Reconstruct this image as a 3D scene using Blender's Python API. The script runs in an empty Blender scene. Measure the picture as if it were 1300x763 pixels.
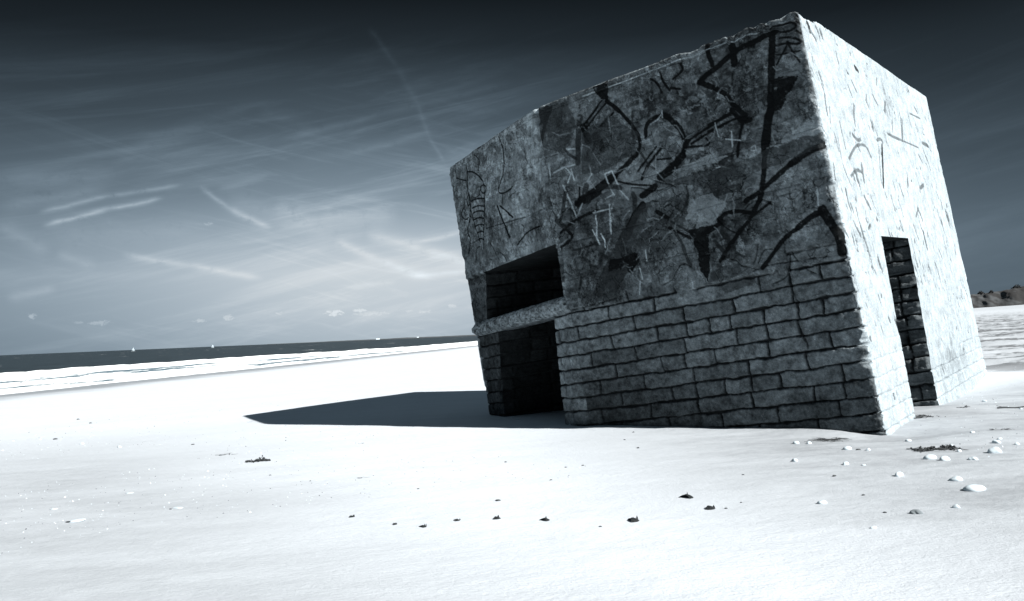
import bpy, bmesh, math, json
import numpy as np
from mathutils import Vector, Matrix
BACKLEN = 6.9
SUNSTR = 4.2; EXPO = 1.5
SKYSCALE = 10 / 2.828            # background strength .1, exposure 1.5
SKYRAMP = [(0, .50), (2, .60), (4.5, .66), (7, .48), (9.5, .29), (14, .108), (19, .028), (22, .011), (25, .012), (34, .11), (60, .16)]  # highest stops, out of view, raised as added fill for the shadows
LN=[["F","p",0.0289,1.188,5.101,1.199,4.949,1.171,4.784],["F","p",0.034,1.386,4.625,1.261,4.689,1.132,4.732,0.937,4.817,0.771,4.872,0.636,4.88,0.423,4.914,0.315,4.902],["F","p",0.0431,0.868,4.946,0.891,4.706],["F","p",0.032,1.386,4.625,1.201,4.486,1.086,4.371,1.015,4.234,0.943,4.111,0.884,4.023],["F","p",0.042,0.354,4.888,0.418,4.615,0.482,4.341,0.561,3.992,0.59,3.914],["F","p",0.0142,0.369,4.996,0.313,5.003,0.258,5.001,0.171,4.986,0.074,4.931,0.063,4.881,0.143,4.856,0.264,4.883,0.328,4.925],["F","p",0.0131,0.278,4.814,0.192,4.791,0.11,4.752,0.042,4.691,0.09,4.672,0.205,4.723,0.329,4.74],["F","p",0.0099,0.375,4.507,0.28,4.621,0.185,4.734],["F","p",0.0098,0.202,4.74,0.159,4.596,0.1,4.448],["F","p",0.0066,0.36,4.631,0.23,4.599,0.073,4.583],["F","p",0.0108,0.067,4.833,0.024,4.784],["F","p",0.0538,0.557,3.99,0.624,3.853,0.726,3.515],["F","p",0.0318,0.726,3.515,0.812,3.197,0.897,2.957],["F","p",0.0287,0.897,2.957,1.022,2.803],["F","p",0.0146,1.022,2.803,1.169,2.679,1.369,2.511,1.518,2.329],["F","p",0.0097,1.063,2.734,1.242,2.59,1.429,2.418],["F","p",0.04,0.041,3.397,0.117,3.388,0.248,3.354,0.44,3.279],["F","p",0.0285,0.44,3.279,0.612,3.196,0.819,3.081,0.908,3.038,1.082,2.976],["F","p",0.0128,0.778,2.888,0.983,2.794,1.107,2.718],["F","p",0.0211,1.479,2.803,1.377,2.887,1.211,2.88,1.06,2.817],["F","p",0.0426,1.468,2.828,1.449,2.783],["F","p",0.0147,1.371,4.053,1.223,4.076,1.045,4.122],["F","p",0.0163,1.389,3.962,1.096,4.01,0.952,4.034],["F","p",0.029,1.041,4.142,0.936,3.975,0.831,3.956],["F","p",0.0178,0.924,3.971,1.003,3.78,1.075,3.56],["F","p",0.0514,0.07,2.109,0.06,2.279,0.112,2.439,0.194,2.657],["F","p",0.0338,0.199,2.634,0.35,2.594,0.519,2.506],["F","p",0.0251,0.519,2.506,0.69,2.416,0.88,2.251,1.033,2.119],["F","p",0.0297,1.73,2.698,1.639,2.718,1.5,2.768],["F","p",0.0232,2.761,4.821,2.57,4.582,2.41,4.308,2.363,4.103,2.443,3.967],["F","p",0.0291,2.443,3.967,2.683,3.841,2.845,3.762],["F","p",0.0555,2.845,3.762,3.166,3.644,3.493,3.545],["F","p",0.0119,2.831,4.844,2.986,4.728,3.14,4.626],["F","p",0.0119,2.767,4.79,2.96,4.67,3.137,4.542],["F","p",0.0118,2.69,4.619,2.958,4.488,3.023,4.541],["F","p",0.0265,2.268,4.139,2.238,4.288,2.119,4.362,1.949,4.357],["F","p",0.0335,1.949,4.357,1.84,4.23,1.754,4.08,1.742,3.892,1.803,3.756],["F","p",0.0163,1.669,3.932,1.361,4.024,1.034,4.103],["F","p",0.0145,1.647,3.88,1.343,3.958,1.083,4.014],["F","p",0.0128,1.686,3.846,1.422,3.8,1.435,3.895],["F","p",0.0561,1.803,3.756,1.993,3.639,2.158,3.574],["F","p",0.0113,1.966,3.771,2.162,3.809],["F","p",0.019,2.064,3.954,2.308,3.771,2.443,3.618],["F","p",0.0152,2.145,3.977,2.492,3.726],["F","p",0.052,3.177,4.537,3.154,4.365],["F","p",0.0131,1.9,4.938,1.876,4.804,1.805,4.655],["F","p",0.0132,2.047,4.893,1.962,4.801,1.922,4.662],["F","p",0.0149,1.594,4.957,1.581,4.86,1.729,4.785],["F","p",0.013,1.783,4.679,1.661,4.623],["F","p",0.045,2.27,3.469,2.475,3.393],["F","p",0.0525,2.5,3.27,2.656,3.135,2.814,2.912],["F","d",0.0784,2.846,2.919,3.039,2.7,3.213,2.502,3.417,2.248],["F","p",0.064,3.12,2.629,3.051,2.557],["F","p",0.0421,2.738,2.566,2.863,2.462],["F","p",0.0318,2.921,2.791,2.864,2.664],["F","d",0.1062,2.864,2.664,3.025,2.437,3.155,2.288],["F","p",0.024,2.306,3.138,2.174,3.023],["F","p",0.0169,2.172,2.882,1.91,2.686],["F","d",0.0135,2.126,2.956,1.871,2.732],["F","p",0.0228,1.482,2.794,1.426,2.861,1.35,2.889,1.179,2.87],["F","p",0.0195,1.225,2.642,1.406,2.469,1.564,2.315],["F","p",0.0123,2.808,3.68,2.598,3.582,2.327,3.498],["F","d",0.0483,3.226,4.725,3.316,4.418,3.379,4.102],["F","p",0.04,3.204,4.585,3.148,4.386],["F","p",0.012,3.204,4.585,3.052,4.672,2.903,4.774],["F","p",0.0519,3.475,3.53,3.138,3.61],["F","p",0.0121,3.423,3.748,3.507,3.471],["F","p",0.0181,3.86,3.187,3.557,3.317,3.202,3.365],["F","p",0.0183,3.755,3.213,3.683,3.081,3.925,2.966],["F","p",0.029,3.695,5.007,3.85,4.745,3.948,4.567],["F","p",0.025,4.023,4.399,4.114,4.2],["F","p",0.0187,4.14,4.069,4.125,3.894,4.139,3.623],["L","p",0.0121,1.21,5.037,1.142,4.773,1.248,4.469,1.491,4.234,1.36,4.145,1.084,4.147,1.037,4.172],["L","p",0.0109,1.36,4.145,1.463,3.965],["L","p",0.0218,1.616,3.994,1.485,3.671,1.371,3.424],["L","p",0.0162,1.523,3.979,1.172,3.711],["L","p",0.0132,2.508,4.82,2.573,4.515,2.554,4.309,2.702,3.982],["L","p",0.0129,2.508,4.82,2.221,4.72,1.968,4.436,2.173,3.863,2.328,3.428],["L","p",0.0115,2.512,4.299,2.266,4.285,2.042,4.229],["L","p",0.0115,2.509,4.178,2.295,4.166,2.101,4.111],["L","p",0.0115,2.522,4.093,2.308,4.08,2.115,4.025],["L","p",0.0115,2.536,3.977,2.335,3.969,2.153,3.917],["L","p",0.0115,2.534,3.857,2.353,3.855,2.192,3.809],["L","p",0.0115,2.486,3.735,2.35,3.738,2.232,3.697],["L","p",0.0115,2.484,3.616,2.372,3.617,2.276,3.573],["L","p",0.0113,2.101,4.432,1.989,4.449,1.899,4.387,1.958,4.317,2.073,4.338,2.104,4.425],["L","p",0.0103,2.6,4.441,2.548,4.327,2.65,4.252,2.67,4.378,2.582,4.437],["L","p",0.0104,2.856,4.261,2.987,4.169,2.837,4.053,2.735,4.07],["L","p",0.0148,2.719,3.986,2.835,3.85,2.802,3.682,2.92,3.463],["L","p",0.0086,2.117,5.007,1.988,4.87,2.092,4.704],["L","p",0.0116,2.595,4.198,2.531,3.864,2.413,3.562],["L","p",0.0117,1.154,3.27,0.819,3.38,0.421,3.4],["L","d",0.0082,2.13,3.737,0.808,3.628],["L","p",0.0117,2.51,4.941,2.515,4.801],["L","p",0.0074,2.976,4.834,2.605,4.685],["F","c",0.0125,3.952,5.081,3.962,4.848,3.957,4.604],["F","c",0.0083,4.077,4.587,3.951,4.345],["F","c",0.0102,3.803,4.066,3.636,4.098,3.441,4.086],["F","c",0.0081,3.598,4.088,3.522,3.974,3.604,3.862],["F","c",0.0081,3.51,4.037,3.486,3.864],["F","c",0.0082,3.725,4.656,3.62,4.574,3.444,4.556],["F","c",0.0081,3.602,4.366,3.396,4.307],["F","c",0.0124,3.877,4.205,3.877,4.0],["F","c",0.0101,3.686,3.849,3.551,3.349],["F","c",0.008,3.551,3.349,3.42,3.516],["F","c",0.0082,3.982,3.585,3.969,3.245],["F","c",0.0084,4.367,4.373,4.326,4.257],["F","c",0.0078,2.987,3.826,2.936,3.586,2.895,3.511],["F","c",0.0078,2.986,3.832,2.872,3.844,2.796,3.55,2.7,3.398],["F","c",0.0078,2.772,4.579,2.778,4.369],["F","c",0.0056,1.969,4.426,1.981,4.335],["F","c",0.0045,1.186,3.807,1.004,3.739],["F","c",0.0045,1.094,3.884,1.119,3.683],["F","c",0.0054,1.253,3.321,1.117,3.314,1.209,3.236,1.253,3.321],["F","c",0.0057,2.167,4.298,2.057,4.328,1.997,4.372],["F","c",0.006,3.026,3.967,3.155,4.266,3.258,4.328],["F","c",0.006,3.286,3.806,3.194,3.881,3.205,4.016],["F","c",0.0081,3.236,3.366,3.251,3.156,3.285,2.986,3.253,2.891],["F","c",0.0054,3.275,3.345,2.96,3.338],["F","c",0.0107,2.999,3.397,3.026,3.193,3.053,2.994],["F","c",0.0072,3.208,3.028,3.167,2.931,3.18,2.831],["F","c",0.0054,3.328,3.114,3.275,2.954],["F","c",0.0061,2.711,2.461,2.698,2.288],["F","c",0.0061,2.74,2.268,2.783,2.106],["F","c",0.0069,2.575,2.661,2.581,2.52],["F","c",0.0054,3.047,3.491,2.924,3.519],["F","c",0.0092,0.198,2.922,0.222,2.714],["F","c",0.0049,1.265,3.168,1.182,3.166,1.17,3.251],["F","c",0.0049,1.491,3.457,1.312,3.491,1.187,3.416],["F","c",0.0041,1.108,3.811,1.107,3.703],["F","c",0.0041,1.285,4.054,1.267,3.858],["F","c",0.004,0.886,3.613,0.83,3.624,0.83,3.557,0.894,3.576],["F","c",0.0036,3.121,5.003,2.474,4.996,1.744,5.012,1.123,5.016,0.543,5.0],["F","k",0.006,0.747,3.075,0.724,2.891,0.739,2.766,0.704,2.493,0.723,2.253],["F","k",0.0061,0.729,2.053,0.748,1.875,0.719,1.689,0.692,1.618,0.73,1.429,0.718,1.28,0.705,1.165],["F","k",0.0062,0.693,1.188,0.683,1.086,0.722,0.957,0.722,0.832],["F","k",0.0065,0.716,2.929,0.556,2.938,0.364,2.929,0.106,2.94],["F","k",0.0088,0.362,2.938,0.372,2.795,0.419,2.748],["F","k",0.0142,4.142,2.673,3.922,2.653,3.784,2.523],["F","k",0.014,3.692,2.643,3.654,2.499,3.737,2.287],["F","k",0.0071,1.178,2.098,0.866,2.135,-0.006,2.082],["F","k",0.0083,3.986,2.067,3.445,2.089,2.924,2.142],["R","g",0.0119,2.473,3.729,2.669,3.767,2.796,3.742,2.705,3.67],["R","p",0.0177,2.705,3.67,2.527,3.403,2.294,3.041],["R","g",0.0078,2.516,3.643,2.371,3.389,2.238,3.082],["R","g",0.0107,3.257,3.921,3.747,3.915,4.213,3.923],["R","g",0.0133,4.476,4.303,4.252,3.968],["R","g",0.0057,4.213,3.923,5.293,3.928],["R","g",0.011,0.854,3.301,1.161,3.455,1.467,3.552,1.824,3.568,1.984,3.44],["R","g",0.0068,0.554,3.535,0.508,3.215,0.664,2.94],["R","g",0.0236,1.407,3.271,1.347,3.058],["R","g",0.0106,0.751,3.066,1.101,3.175,1.331,3.167],["R","g",0.0128,1.271,3.674,1.468,3.619,1.634,3.647],["R","g",0.0086,0.682,2.654,0.704,2.498,0.773,2.344],["R","g",0.0135,0.399,2.87,0.395,2.742,0.436,2.616],["R","g",0.0109,4.207,2.843,4.317,2.732,4.369,2.635],["R","g",0.0086,4.265,2.83,3.962,2.685],["R","g",0.0099,2.62,2.929,2.681,2.722],["R","g",0.0103,3.293,3.159,3.387,2.976],["R","g",0.015,4.0,3.375,3.884,3.169],["R","g",0.0126,3.656,2.544,3.793,2.325],["R","g",0.026,4.248,2.432,4.244,2.202],["R","g",0.0081,-0.014,2.447,0.115,2.277],["R","g",0.0082,0.113,3.179,0.057,2.972],["R","g",0.0126,1.187,2.841,1.362,2.687],["R","g",0.0106,1.052,2.404,1.192,2.462],["R","g",0.0182,4.755,3.196,5.051,3.269],["R","g",0.0122,6.209,3.037,6.179,2.924],["R","g",0.0096,5.953,3.206,6.014,3.099],["R","g",0.0146,6.06,4.067,6.111,4.035],["R","g",0.0093,5.164,3.79,5.353,3.666],["R","p",0.0222,0.261,5.035,0.285,4.947,0.292,4.869],["R","g",0.012,0.337,4.879,0.478,4.789],["R","p",0.0175,2.124,4.748,2.261,4.713],["R","g",0.0135,2.035,4.933,2.031,4.914],["R","g",0.0102,0.322,4.345,0.389,4.198],["R","g",0.0118,0.367,4.063,0.31,3.923,0.289,3.79],["R","g",0.013,1.66,4.125,1.568,3.968,1.519,3.819],["R","g",0.0155,4.384,4.395,4.336,4.183,4.214,3.965],["R","g",0.0192,5.683,4.689,5.817,4.616],["R","g",0.0189,3.522,4.436,3.361,4.266],["R","g",0.0102,2.841,4.458,3.024,4.329],["R","g",0.0113,4.524,4.796,4.578,4.701],["R","g",0.0104,3.33,4.795,3.215,4.679],["R","g",0.0068,0.452,3.918,0.348,3.694],["R","g",0.0059,2.469,4.399,2.344,4.288],["R","g",0.0085,3.77,4.209,3.587,3.989],["R","g",0.0067,0.178,4.554,0.193,4.452],["R","g",0.007,0.78,3.778,0.806,3.431],["R","g",0.0085,0.433,3.574,0.463,3.369],["R","g",0.0069,5.021,4.485,5.098,4.246],["R","g",0.0169,5.692,4.064,6.157,4.042],["R","g",0.0071,5.188,4.508,5.97,4.525]]
PG=[["F","p",0.474,4.338,0.374,4.332,0.138,4.301,0.245,4.17,0.356,4.06,0.452,3.945,0.57,3.994],["F","p",2.949,5.097,2.708,5.083,2.721,4.923,2.729,4.795,2.824,4.874],["F","p",1.741,3.984,1.632,3.922,1.689,3.831,1.767,3.853],["F","p",1.917,2.797,1.724,2.808,1.525,2.79,1.653,2.657,1.706,2.533,1.683,2.393,1.731,2.241,1.792,2.077,1.843,2.29,1.846,2.563,1.882,2.68],["F","d",2.259,3.523,1.87,3.478,1.513,3.493,1.057,3.477,1.118,3.174,1.456,3.206,1.773,3.369,2.246,3.435],["F","d",1.781,2.089,1.683,2.218,1.539,2.23,1.303,2.249,1.331,2.11,1.515,2.065,1.691,2.039],["F","p",3.909,5.067,3.639,5.041,3.735,4.848,3.902,4.795],["F","d",3.888,5.068,3.373,5.007,3.302,4.581,3.596,4.296,3.961,4.502],["F","d",2.497,3.284,2.371,3.281,2.524,2.991,2.77,2.73,2.915,2.415,3.37,2.225,3.461,2.285,3.184,2.642,2.93,2.909,2.687,3.143],["F","d",1.485,3.483,1.178,3.46,0.701,3.534,0.036,3.547,0.039,3.384,0.43,3.328,0.965,3.29,1.543,3.198],["F","d",3.226,4.485,2.749,4.605,2.389,4.237,2.477,3.976,3.123,3.862,3.34,3.92],["F","d",1.75,2.166,1.662,2.324,1.548,2.249,1.539,2.108,1.698,2.051],["F","d",1.666,2.028,1.157,2.052,1.154,1.933,1.58,1.908],["F","p",3.152,2.647,2.696,2.658,2.744,2.513,2.848,2.483,2.91,2.564,3.013,2.446,3.109,2.36,3.298,2.326],["F","d",3.264,2.494,2.999,2.512,2.97,2.265,3.163,2.093,3.464,2.11],["F","l",1.81,3.185,1.516,3.194,1.33,2.986,1.539,2.793,1.919,2.936],["F","l",1.826,3.64,1.43,3.682,1.199,3.588,1.459,3.54,2.039,3.574],["F","l",-0.177,3.76,-0.017,3.81,0.646,3.545,0.543,3.541,0.033,3.559]]
JR={0:[0.73],1:[0.45,1.21,1.95],2:[0.36,0.73,1.51,2.23,2.93,3.7],3:[0.34,1.09,1.46,1.82,2.22,2.57,3.34],4:[0.72,1.46,2.22,2.95,3.66],5:[0.4,1.16,1.89,2.32,2.64,3.36],6:[0.75,1.13,1.54,2.27,3.0,3.73],7:[0.41,0.71,1.15,1.6,1.87,2.19,2.63,3.35],8:[0.74,1.5,2.21,2.96,3.86],9:[0.37,0.73,1.12,2.6,3.32],10:[0.72,2.26,2.98]}
ST=[[3.408,6.612,0.0069,26,"A",1237.7,621],[3.466,7.005,0.00724,14,"w",1213.6,609.4],[3.14,7.291,0.00735,12,"w",1141.6,605.2],[2.203,6.46,0.00635,13,"w",1043.8,638.5],[3.761,8.045,0.0082,14,"w",1181,583],[3.833,7.928,0.00813,12,"w",1199,584.7],[4.057,7.866,0.00817,10,"w",1235,584],[4.427,8.18,0.00858,18,"w",1262.6,574.8],[4.86,8.554,0.00906,7,"w",1291.7,564.8],[4.761,8.747,0.00917,11,"w",1265,562.5],[4.915,8.964,0.00941,6,"w",1269,558],[4.155,9.356,0.00942,8,"w",1153,558],[3.322,8.888,0.00875,10,"w",1075.7,571.4],[3.407,8.812,0.00871,7,"d",1090,572],[3.475,8.745,0.00868,6,"w",1102,572.6],[3.006,9.518,0.0092,9,"w",1010.6,564],[3.132,9.476,0.00919,6,"w",1027,563.7],[2.623,8.379,0.00811,9,"w",1009,586],[2.979,8.028,0.00791,8,"w",1074,590],[3.105,7.937,0.00788,5,"w",1096.5,590.8],[2.668,7.479,0.00735,6,"d",1059,605],[2.976,6.041,0.00627,10,"w",1214,644.6],[2.658,5.941,0.00607,13,"g",1164,652],[2.475,6.01,0.00606,6,"d",1124,651.5],[2.23,5.615,0.00565,8,"w",1109,670.6],[2.982,10.865,0.01036,7,"w",963.5,547],[4.97,9.587,0.00993,6,"w",1235,549],[2.581,6.648,0.00662,5,"d",1096,628.5],[1.66,6.662,0.00639,5,"d",941,637.6],[6.681,12.502,0.013,6,"w",1249.6,511],[4.187,8.352,0.00861,6,"w",1218,573.7],[-0.2,7.332,0.00682,8,"d",632,635.5],[-0.186,6.633,0.00619,12,"s",632,657.7],[0.172,6.492,0.00606,14,"s",693,659],[0.797,6.256,0.00589,17,"s",806,661],[0.542,6.137,0.00576,5,"d",762.6,668.5],[1.319,6.987,0.00661,18,"s",873,631],[1.401,6.52,0.00621,15,"s",903,645],[1.504,6.488,0.0062,5,"d",922,645],[1.353,9.974,0.00927,5,"s",810.5,569],[-0.157,9.503,0.00877,4,"d",642,587],[0.461,8.885,0.00822,4,"d",718.5,593.5],[0.276,8.162,0.00756,4,"d",699,610],[1.497,11.446,0.01061,4,"d",804,549.7],[1.295,10.751,0.00997,4,"d",793,559],[1.982,7.826,0.00747,4,"d",943.4,603],[0.638,8.945,0.00828,5,"d",740,591],[-2.758,9.649,0.00926,4,"d",343,603],[-1.36,7.044,0.00668,9,"s",447.5,655.5],[-0.962,6.654,0.00627,8,"s",502,665],[-0.732,6.507,0.00611,11,"s",538,668],[-0.491,6.657,0.00623,10,"s",581,660],[-0.955,8.135,0.00759,4,"d",531,621],[-8.416,15.843,0.01645,6,"d",70.5,558],[-4.399,8.247,0.00864,11,"f",68,647],[-3.831,7.565,0.00786,24,"F",98,662],[-3.145,7.861,0.00784,5,"d",216.5,647],[-3.1,7.918,0.00788,18,"f",226,645],[-4.002,8.97,0.00907,12,"f",165,626],[-7.349,14.671,0.01505,6,"w",104,563.6],[-10.726,21.221,0.02177,4,"d",99,532],[-9.489,19.328,0.01972,5,"d",115,538],[-6.269,13.699,0.01383,6,"w",152,568],[-4.996,13.37,0.01311,4,"d",245,565],[7.5,14.607,0.01504,5,"w",1225,495],[6.482,11.266,0.01193,4,"w",1296,521.5],[-0.016,14.065,0.01291,4,"w",657,534],[-0.068,15.7,0.01439,3,"w",653,523],[-0.093,14.517,0.01332,5,"w",651,531],[0.742,12.759,0.01174,3,"w",723,541]]
WD=[[5.047,11.073,0.01118,52,"loose",1164,532],[5.894,11.506,0.01186,20,"sm",1226,523],[6.449,11.35,0.01198,30,"stick",1288,521],[5.341,9.616,0.01011,28,"thin",1276,546],[4.077,8.558,0.00874,54,"dense",1190,571],[3.467,9.712,0.00949,44,"flat",1056,558],[-3.951,11.761,0.01141,27,"thin",287,578],[-3.254,10.879,0.01045,30,"lump",328,586],[-1.62,9.009,0.00846,20,"twig",461,607],[-2.181,12.078,0.01128,9,"sm",459,564],[-5.239,17.046,0.01634,10,"thin",318,536]]
CAMR=[0.999, 0.003, -0.041];CAMU=[0.041, -0.08, 0.996];CAMF=[0.0, 0.997, 0.08];FPX=1094.95
CAMR=[0.99914, 0.00333, -0.04136];CAMU=[0.0415, -0.08007, 0.99593];CAMF=[0.0, 0.99678, 0.08014]
bE=[4.15168, 9.9036, 0.0];bu=[-0.78959, 0.60281, -0.11475];bv=[0.6023, 0.79711, 0.04301];bw=[-0.11739, 0.03515, 0.99246];bH=5.0972;bA=3.9477;bB=6.9952;bC=3.224;bT=0.4291
CT=[[-28.421,7.521,-25.048,8.534,0.18,0.55],[-25.048,8.534,-22.249,9.216,0.168,0.5],[-28.626,8.296,-25.045,9.337,0.18,0.4],[-25.045,9.337,-21.237,10.011,0.168,0.35],[-14.27,13.147,-8.563,14.632,0.288,0.22],[-8.563,14.632,-0.024,16.47,0.348,0.16],[-10.702,12.117,-4.929,13.476,0.228,0.14],[-13.752,11.656,-4.396,13.617,0.528,0.08],[-8.921,19.947,-7.157,17.665,0.228,0.1],[-7.157,17.665,-5.819,15.162,0.288,0.1],[-5.819,15.162,-5.206,13.125,0.228,0.13],[-5.206,13.125,-4.312,11.567,0.168,0.16],[-19.798,9.943,-18.159,8.683,0.18,0.35],[-18.159,8.683,-15.766,7.434,0.258,0.45],[-24.232,5.739,-20.597,5.089,0.258,0.3],[-20.597,5.089,-16.357,4.225,0.258,0.35],[-27.803,5.822,-25.918,5.078,0.348,0.15],[-11.457,6.515,-8.841,5.217,0.348,0.35],[-8.841,5.217,-5.522,3.917,0.348,0.3],[-6.816,4.014,-2.635,4.334,0.228,0.3],[-9.307,6.882,-5.719,5.8,0.468,0.35],[-5.719,5.8,-2.617,4.804,0.408,0.4],[-6.222,6.335,-2.532,7.049,0.198,0.3],[-15.299,8.79,-12.835,7.864,0.648,0.2],[-12.835,7.864,-7.721,8.189,0.888,0.28],[-18.197,9.375,-11.853,6.829,0.888,0.15],[-18.666,9.863,-15.753,10.79,0.288,0.12],[-30.83,9.923,-24.604,10.437,0.768,0.12],[-30.822,8.491,-25.477,9.699,0.468,0.16],[-28.42,6.831,-19.641,7.393,1.008,0.12],[-30.816,7.458,-28.418,5.91,0.588,0.15],[-30.405,3.18,-28.007,3.741,0.348,0.18],[-24.599,11.614,-19.562,13.737,0.648,0.08],[-23.261,12.62,-16.16,15.313,0.468,0.08],[-16.169,14.826,-12.7,13.665,0.588,0.07],[-10.927,3.472,-7.857,3.737,0.198,0.15]]
BLB=[[-11.723,1.858,0.624,0.208,0.5],[-10.156,1.956,0.468,0.156,0.4],[-18.306,1.782,0.364,0.208,0.3],[-19.989,1.641,0.468,0.13,0.3],[-29.177,2.202,0.26,0.182,0.4],[-25.587,1.68,0.728,0.156,0.3],[-26.767,1.764,0.312,0.104,0.2],[-15.185,1.928,0.26,0.13,0.25],[-5.856,1.692,0.468,0.13,0.2],[-4.028,1.985,0.364,0.156,0.25],[-6.887,1.783,0.26,0.104,0.2],[-19.403,7.689,0.364,0.104,0.25],[-9.451,1.724,1.3,0.156,0.2]]
# ------------------------------------------------------------------ helpers
scene = bpy.context.scene
C = scene.collection
rng = np.random.default_rng(11)
V = lambda *a: np.array(a, dtype=float)
bE, bu, bv, bw = map(lambda a: np.array(a, float), (bE, bu, bv, bw))
bw /= np.linalg.norm(bw)

def sstep(a, b, x):
    t = np.clip((x - a) / (b - a), 0, 1)
    return t * t * (3 - 2 * t)

_tabs = {}
def vnoise(x, y, seed=0):
    if seed not in _tabs:
        _tabs[seed] = np.random.default_rng(1000 + seed).random((256, 256))
    T = _tabs[seed]
    xi = np.floor(x).astype(int); yi = np.floor(y).astype(int)
    fx = x - xi; fy = y - yi
    fx = fx * fx * (3 - 2 * fx); fy = fy * fy * (3 - 2 * fy)
    a = T[xi & 255, yi & 255]; b = T[(xi + 1) & 255, yi & 255]
    c = T[xi & 255, (yi + 1) & 255]; d = T[(xi + 1) & 255, (yi + 1) & 255]
    return (a * (1 - fx) + b * fx) * (1 - fy) + (c * (1 - fx) + d * fx) * fy

def fbm(x, y, seed=0, octv=4, gain=.5):
    s = 0; a = 1; n = 0
    for o in range(octv):
        s = s + a * (vnoise(x, y, seed + o * 17) - .5) * 2; n += a
        x = x * 2.03 + 7.3; y = y * 2.03 + 3.1; a *= gain
    return s / n

def mesh_np(name, verts, faces4, mat, parent=None, attrs=None, smooth=True, tris=None):
    me = bpy.data.meshes.new(name)
    verts = np.asarray(verts, dtype=np.float32)
    f4 = np.asarray(faces4, dtype=np.int32).reshape(-1, 4)
    f3 = np.asarray(tris if tris is not None else [], dtype=np.int32).reshape(-1, 3)
    nl = f4.size + f3.size
    me.vertices.add(len(verts)); me.vertices.foreach_set('co', verts.ravel())
    me.loops.add(nl); me.loops.foreach_set('vertex_index', np.concatenate([f4.ravel(), f3.ravel()]).astype(np.int32))
    np_ = len(f4) + len(f3)
    me.polygons.add(np_)
    st = np.concatenate([np.arange(len(f4)) * 4, len(f4) * 4 + np.arange(len(f3)) * 3]).astype(np.int32)
    me.polygons.foreach_set('loop_start', st)
    me.polygons.foreach_set('use_smooth', np.full(np_, smooth))
    me.update(calc_edges=True); me.validate()
    for k, a in (attrs or {}).items():
        at = me.attributes.new(k, 'FLOAT', 'POINT'); at.data.foreach_set('value', np.asarray(a, dtype=np.float32))
    o = bpy.data.objects.new(name, me); C.objects.link(o)
    if mat: me.materials.append(mat)
    if parent: o.parent = parent
    return o

def obj_bm(name, bm, mat, parent=None, smooth=False):
    me = bpy.data.meshes.new(name); bm.to_mesh(me); bm.free()
    if smooth: me.polygons.foreach_set('use_smooth', [True] * len(me.polygons))
    if mat: me.materials.append(mat)
    o = bpy.data.objects.new(name, me); C.objects.link(o)
    if parent: o.parent = parent
    return o

def tag(o, label=None, cat=None, group=None, kind=None):
    if label: o['label'] = label
    if cat: o['category'] = cat
    if group: o['group'] = group
    if kind: o['kind'] = kind
    return o

def empty(name, loc, label, cat, group=None):
    o = bpy.data.objects.new(name, None); C.objects.link(o); o.location = loc
    o.empty_display_size = .1
    return tag(o, label, cat, group)

# ------------------------------------------------------------------ node helpers
class NT:
    def __init__(s, tree): s.t = tree; s.n = tree.nodes; s.l = tree.links
    def add(s, ty, **kw):
        n = s.n.new(ty)
        for k, v in kw.items(): setattr(n, k, v)
        return n
    def put(s, inp, v):
        if hasattr(v, 'is_output') or isinstance(v, bpy.types.NodeSocket): s.l.new(v, inp)
        else: inp.default_value = v
    def m(s, op, a, b=0., c=None, clamp=False):
        n = s.add('ShaderNodeMath', operation=op, use_clamp=clamp)
        s.put(n.inputs[0], a); s.put(n.inputs[1], b)
        if c is not None: s.put(n.inputs[2], c)
        return n.outputs[0]
    def ss(s, a, b, x):
        n = s.add('ShaderNodeMapRange', interpolation_type='SMOOTHSTEP')
        s.put(n.inputs['Value'], x); n.inputs['From Min'].default_value = a; n.inputs['From Max'].default_value = b
        return n.outputs[0]
    def noise(s, vec, scale, detail=4, rough=.55, dist=0.):
        n = s.add('ShaderNodeTexNoise'); s.put(n.inputs['Vector'], vec)
        n.inputs['Scale'].default_value = scale; n.inputs['Detail'].default_value = detail
        n.inputs['Roughness'].default_value = rough; n.inputs['Distortion'].default_value = dist
        return n.outputs[0]
    def mapping(s, vec, scale=(1, 1, 1), rot=(0, 0, 0), loc=(0, 0, 0)):
        n = s.add('ShaderNodeMapping'); s.put(n.inputs[0], vec)
        n.inputs['Scale'].default_value = scale; n.inputs['Rotation'].default_value = rot; n.inputs['Location'].default_value = loc
        return n.outputs[0]
    def ramp(s, fac, stops, interp='LINEAR'):
        n = s.add('ShaderNodeValToRGB'); s.put(n.inputs[0], fac); cr = n.color_ramp; cr.interpolation = interp
        while len(cr.elements) < len(stops): cr.elements.new(.5)
        for e, (p, c) in zip(cr.elements, stops):
            e.position = p; e.color = (c, c, c, 1) if not isinstance(c, tuple) else c + (1,)
        return n.outputs[0]
    def scale_color(s, col, val):
        n = s.add('ShaderNodeVectorMath', operation='SCALE'); n.inputs[0].default_value = col
        s.put(n.inputs['Scale'], val); return n.outputs[0]

def material(name):
    m = bpy.data.materials.new(name); m.use_nodes = True
    t = NT(m.node_tree); b = m.node_tree.nodes['Principled BSDF']
    return m, t, b

TINT = (.84, 1.0, 1.09)

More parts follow.
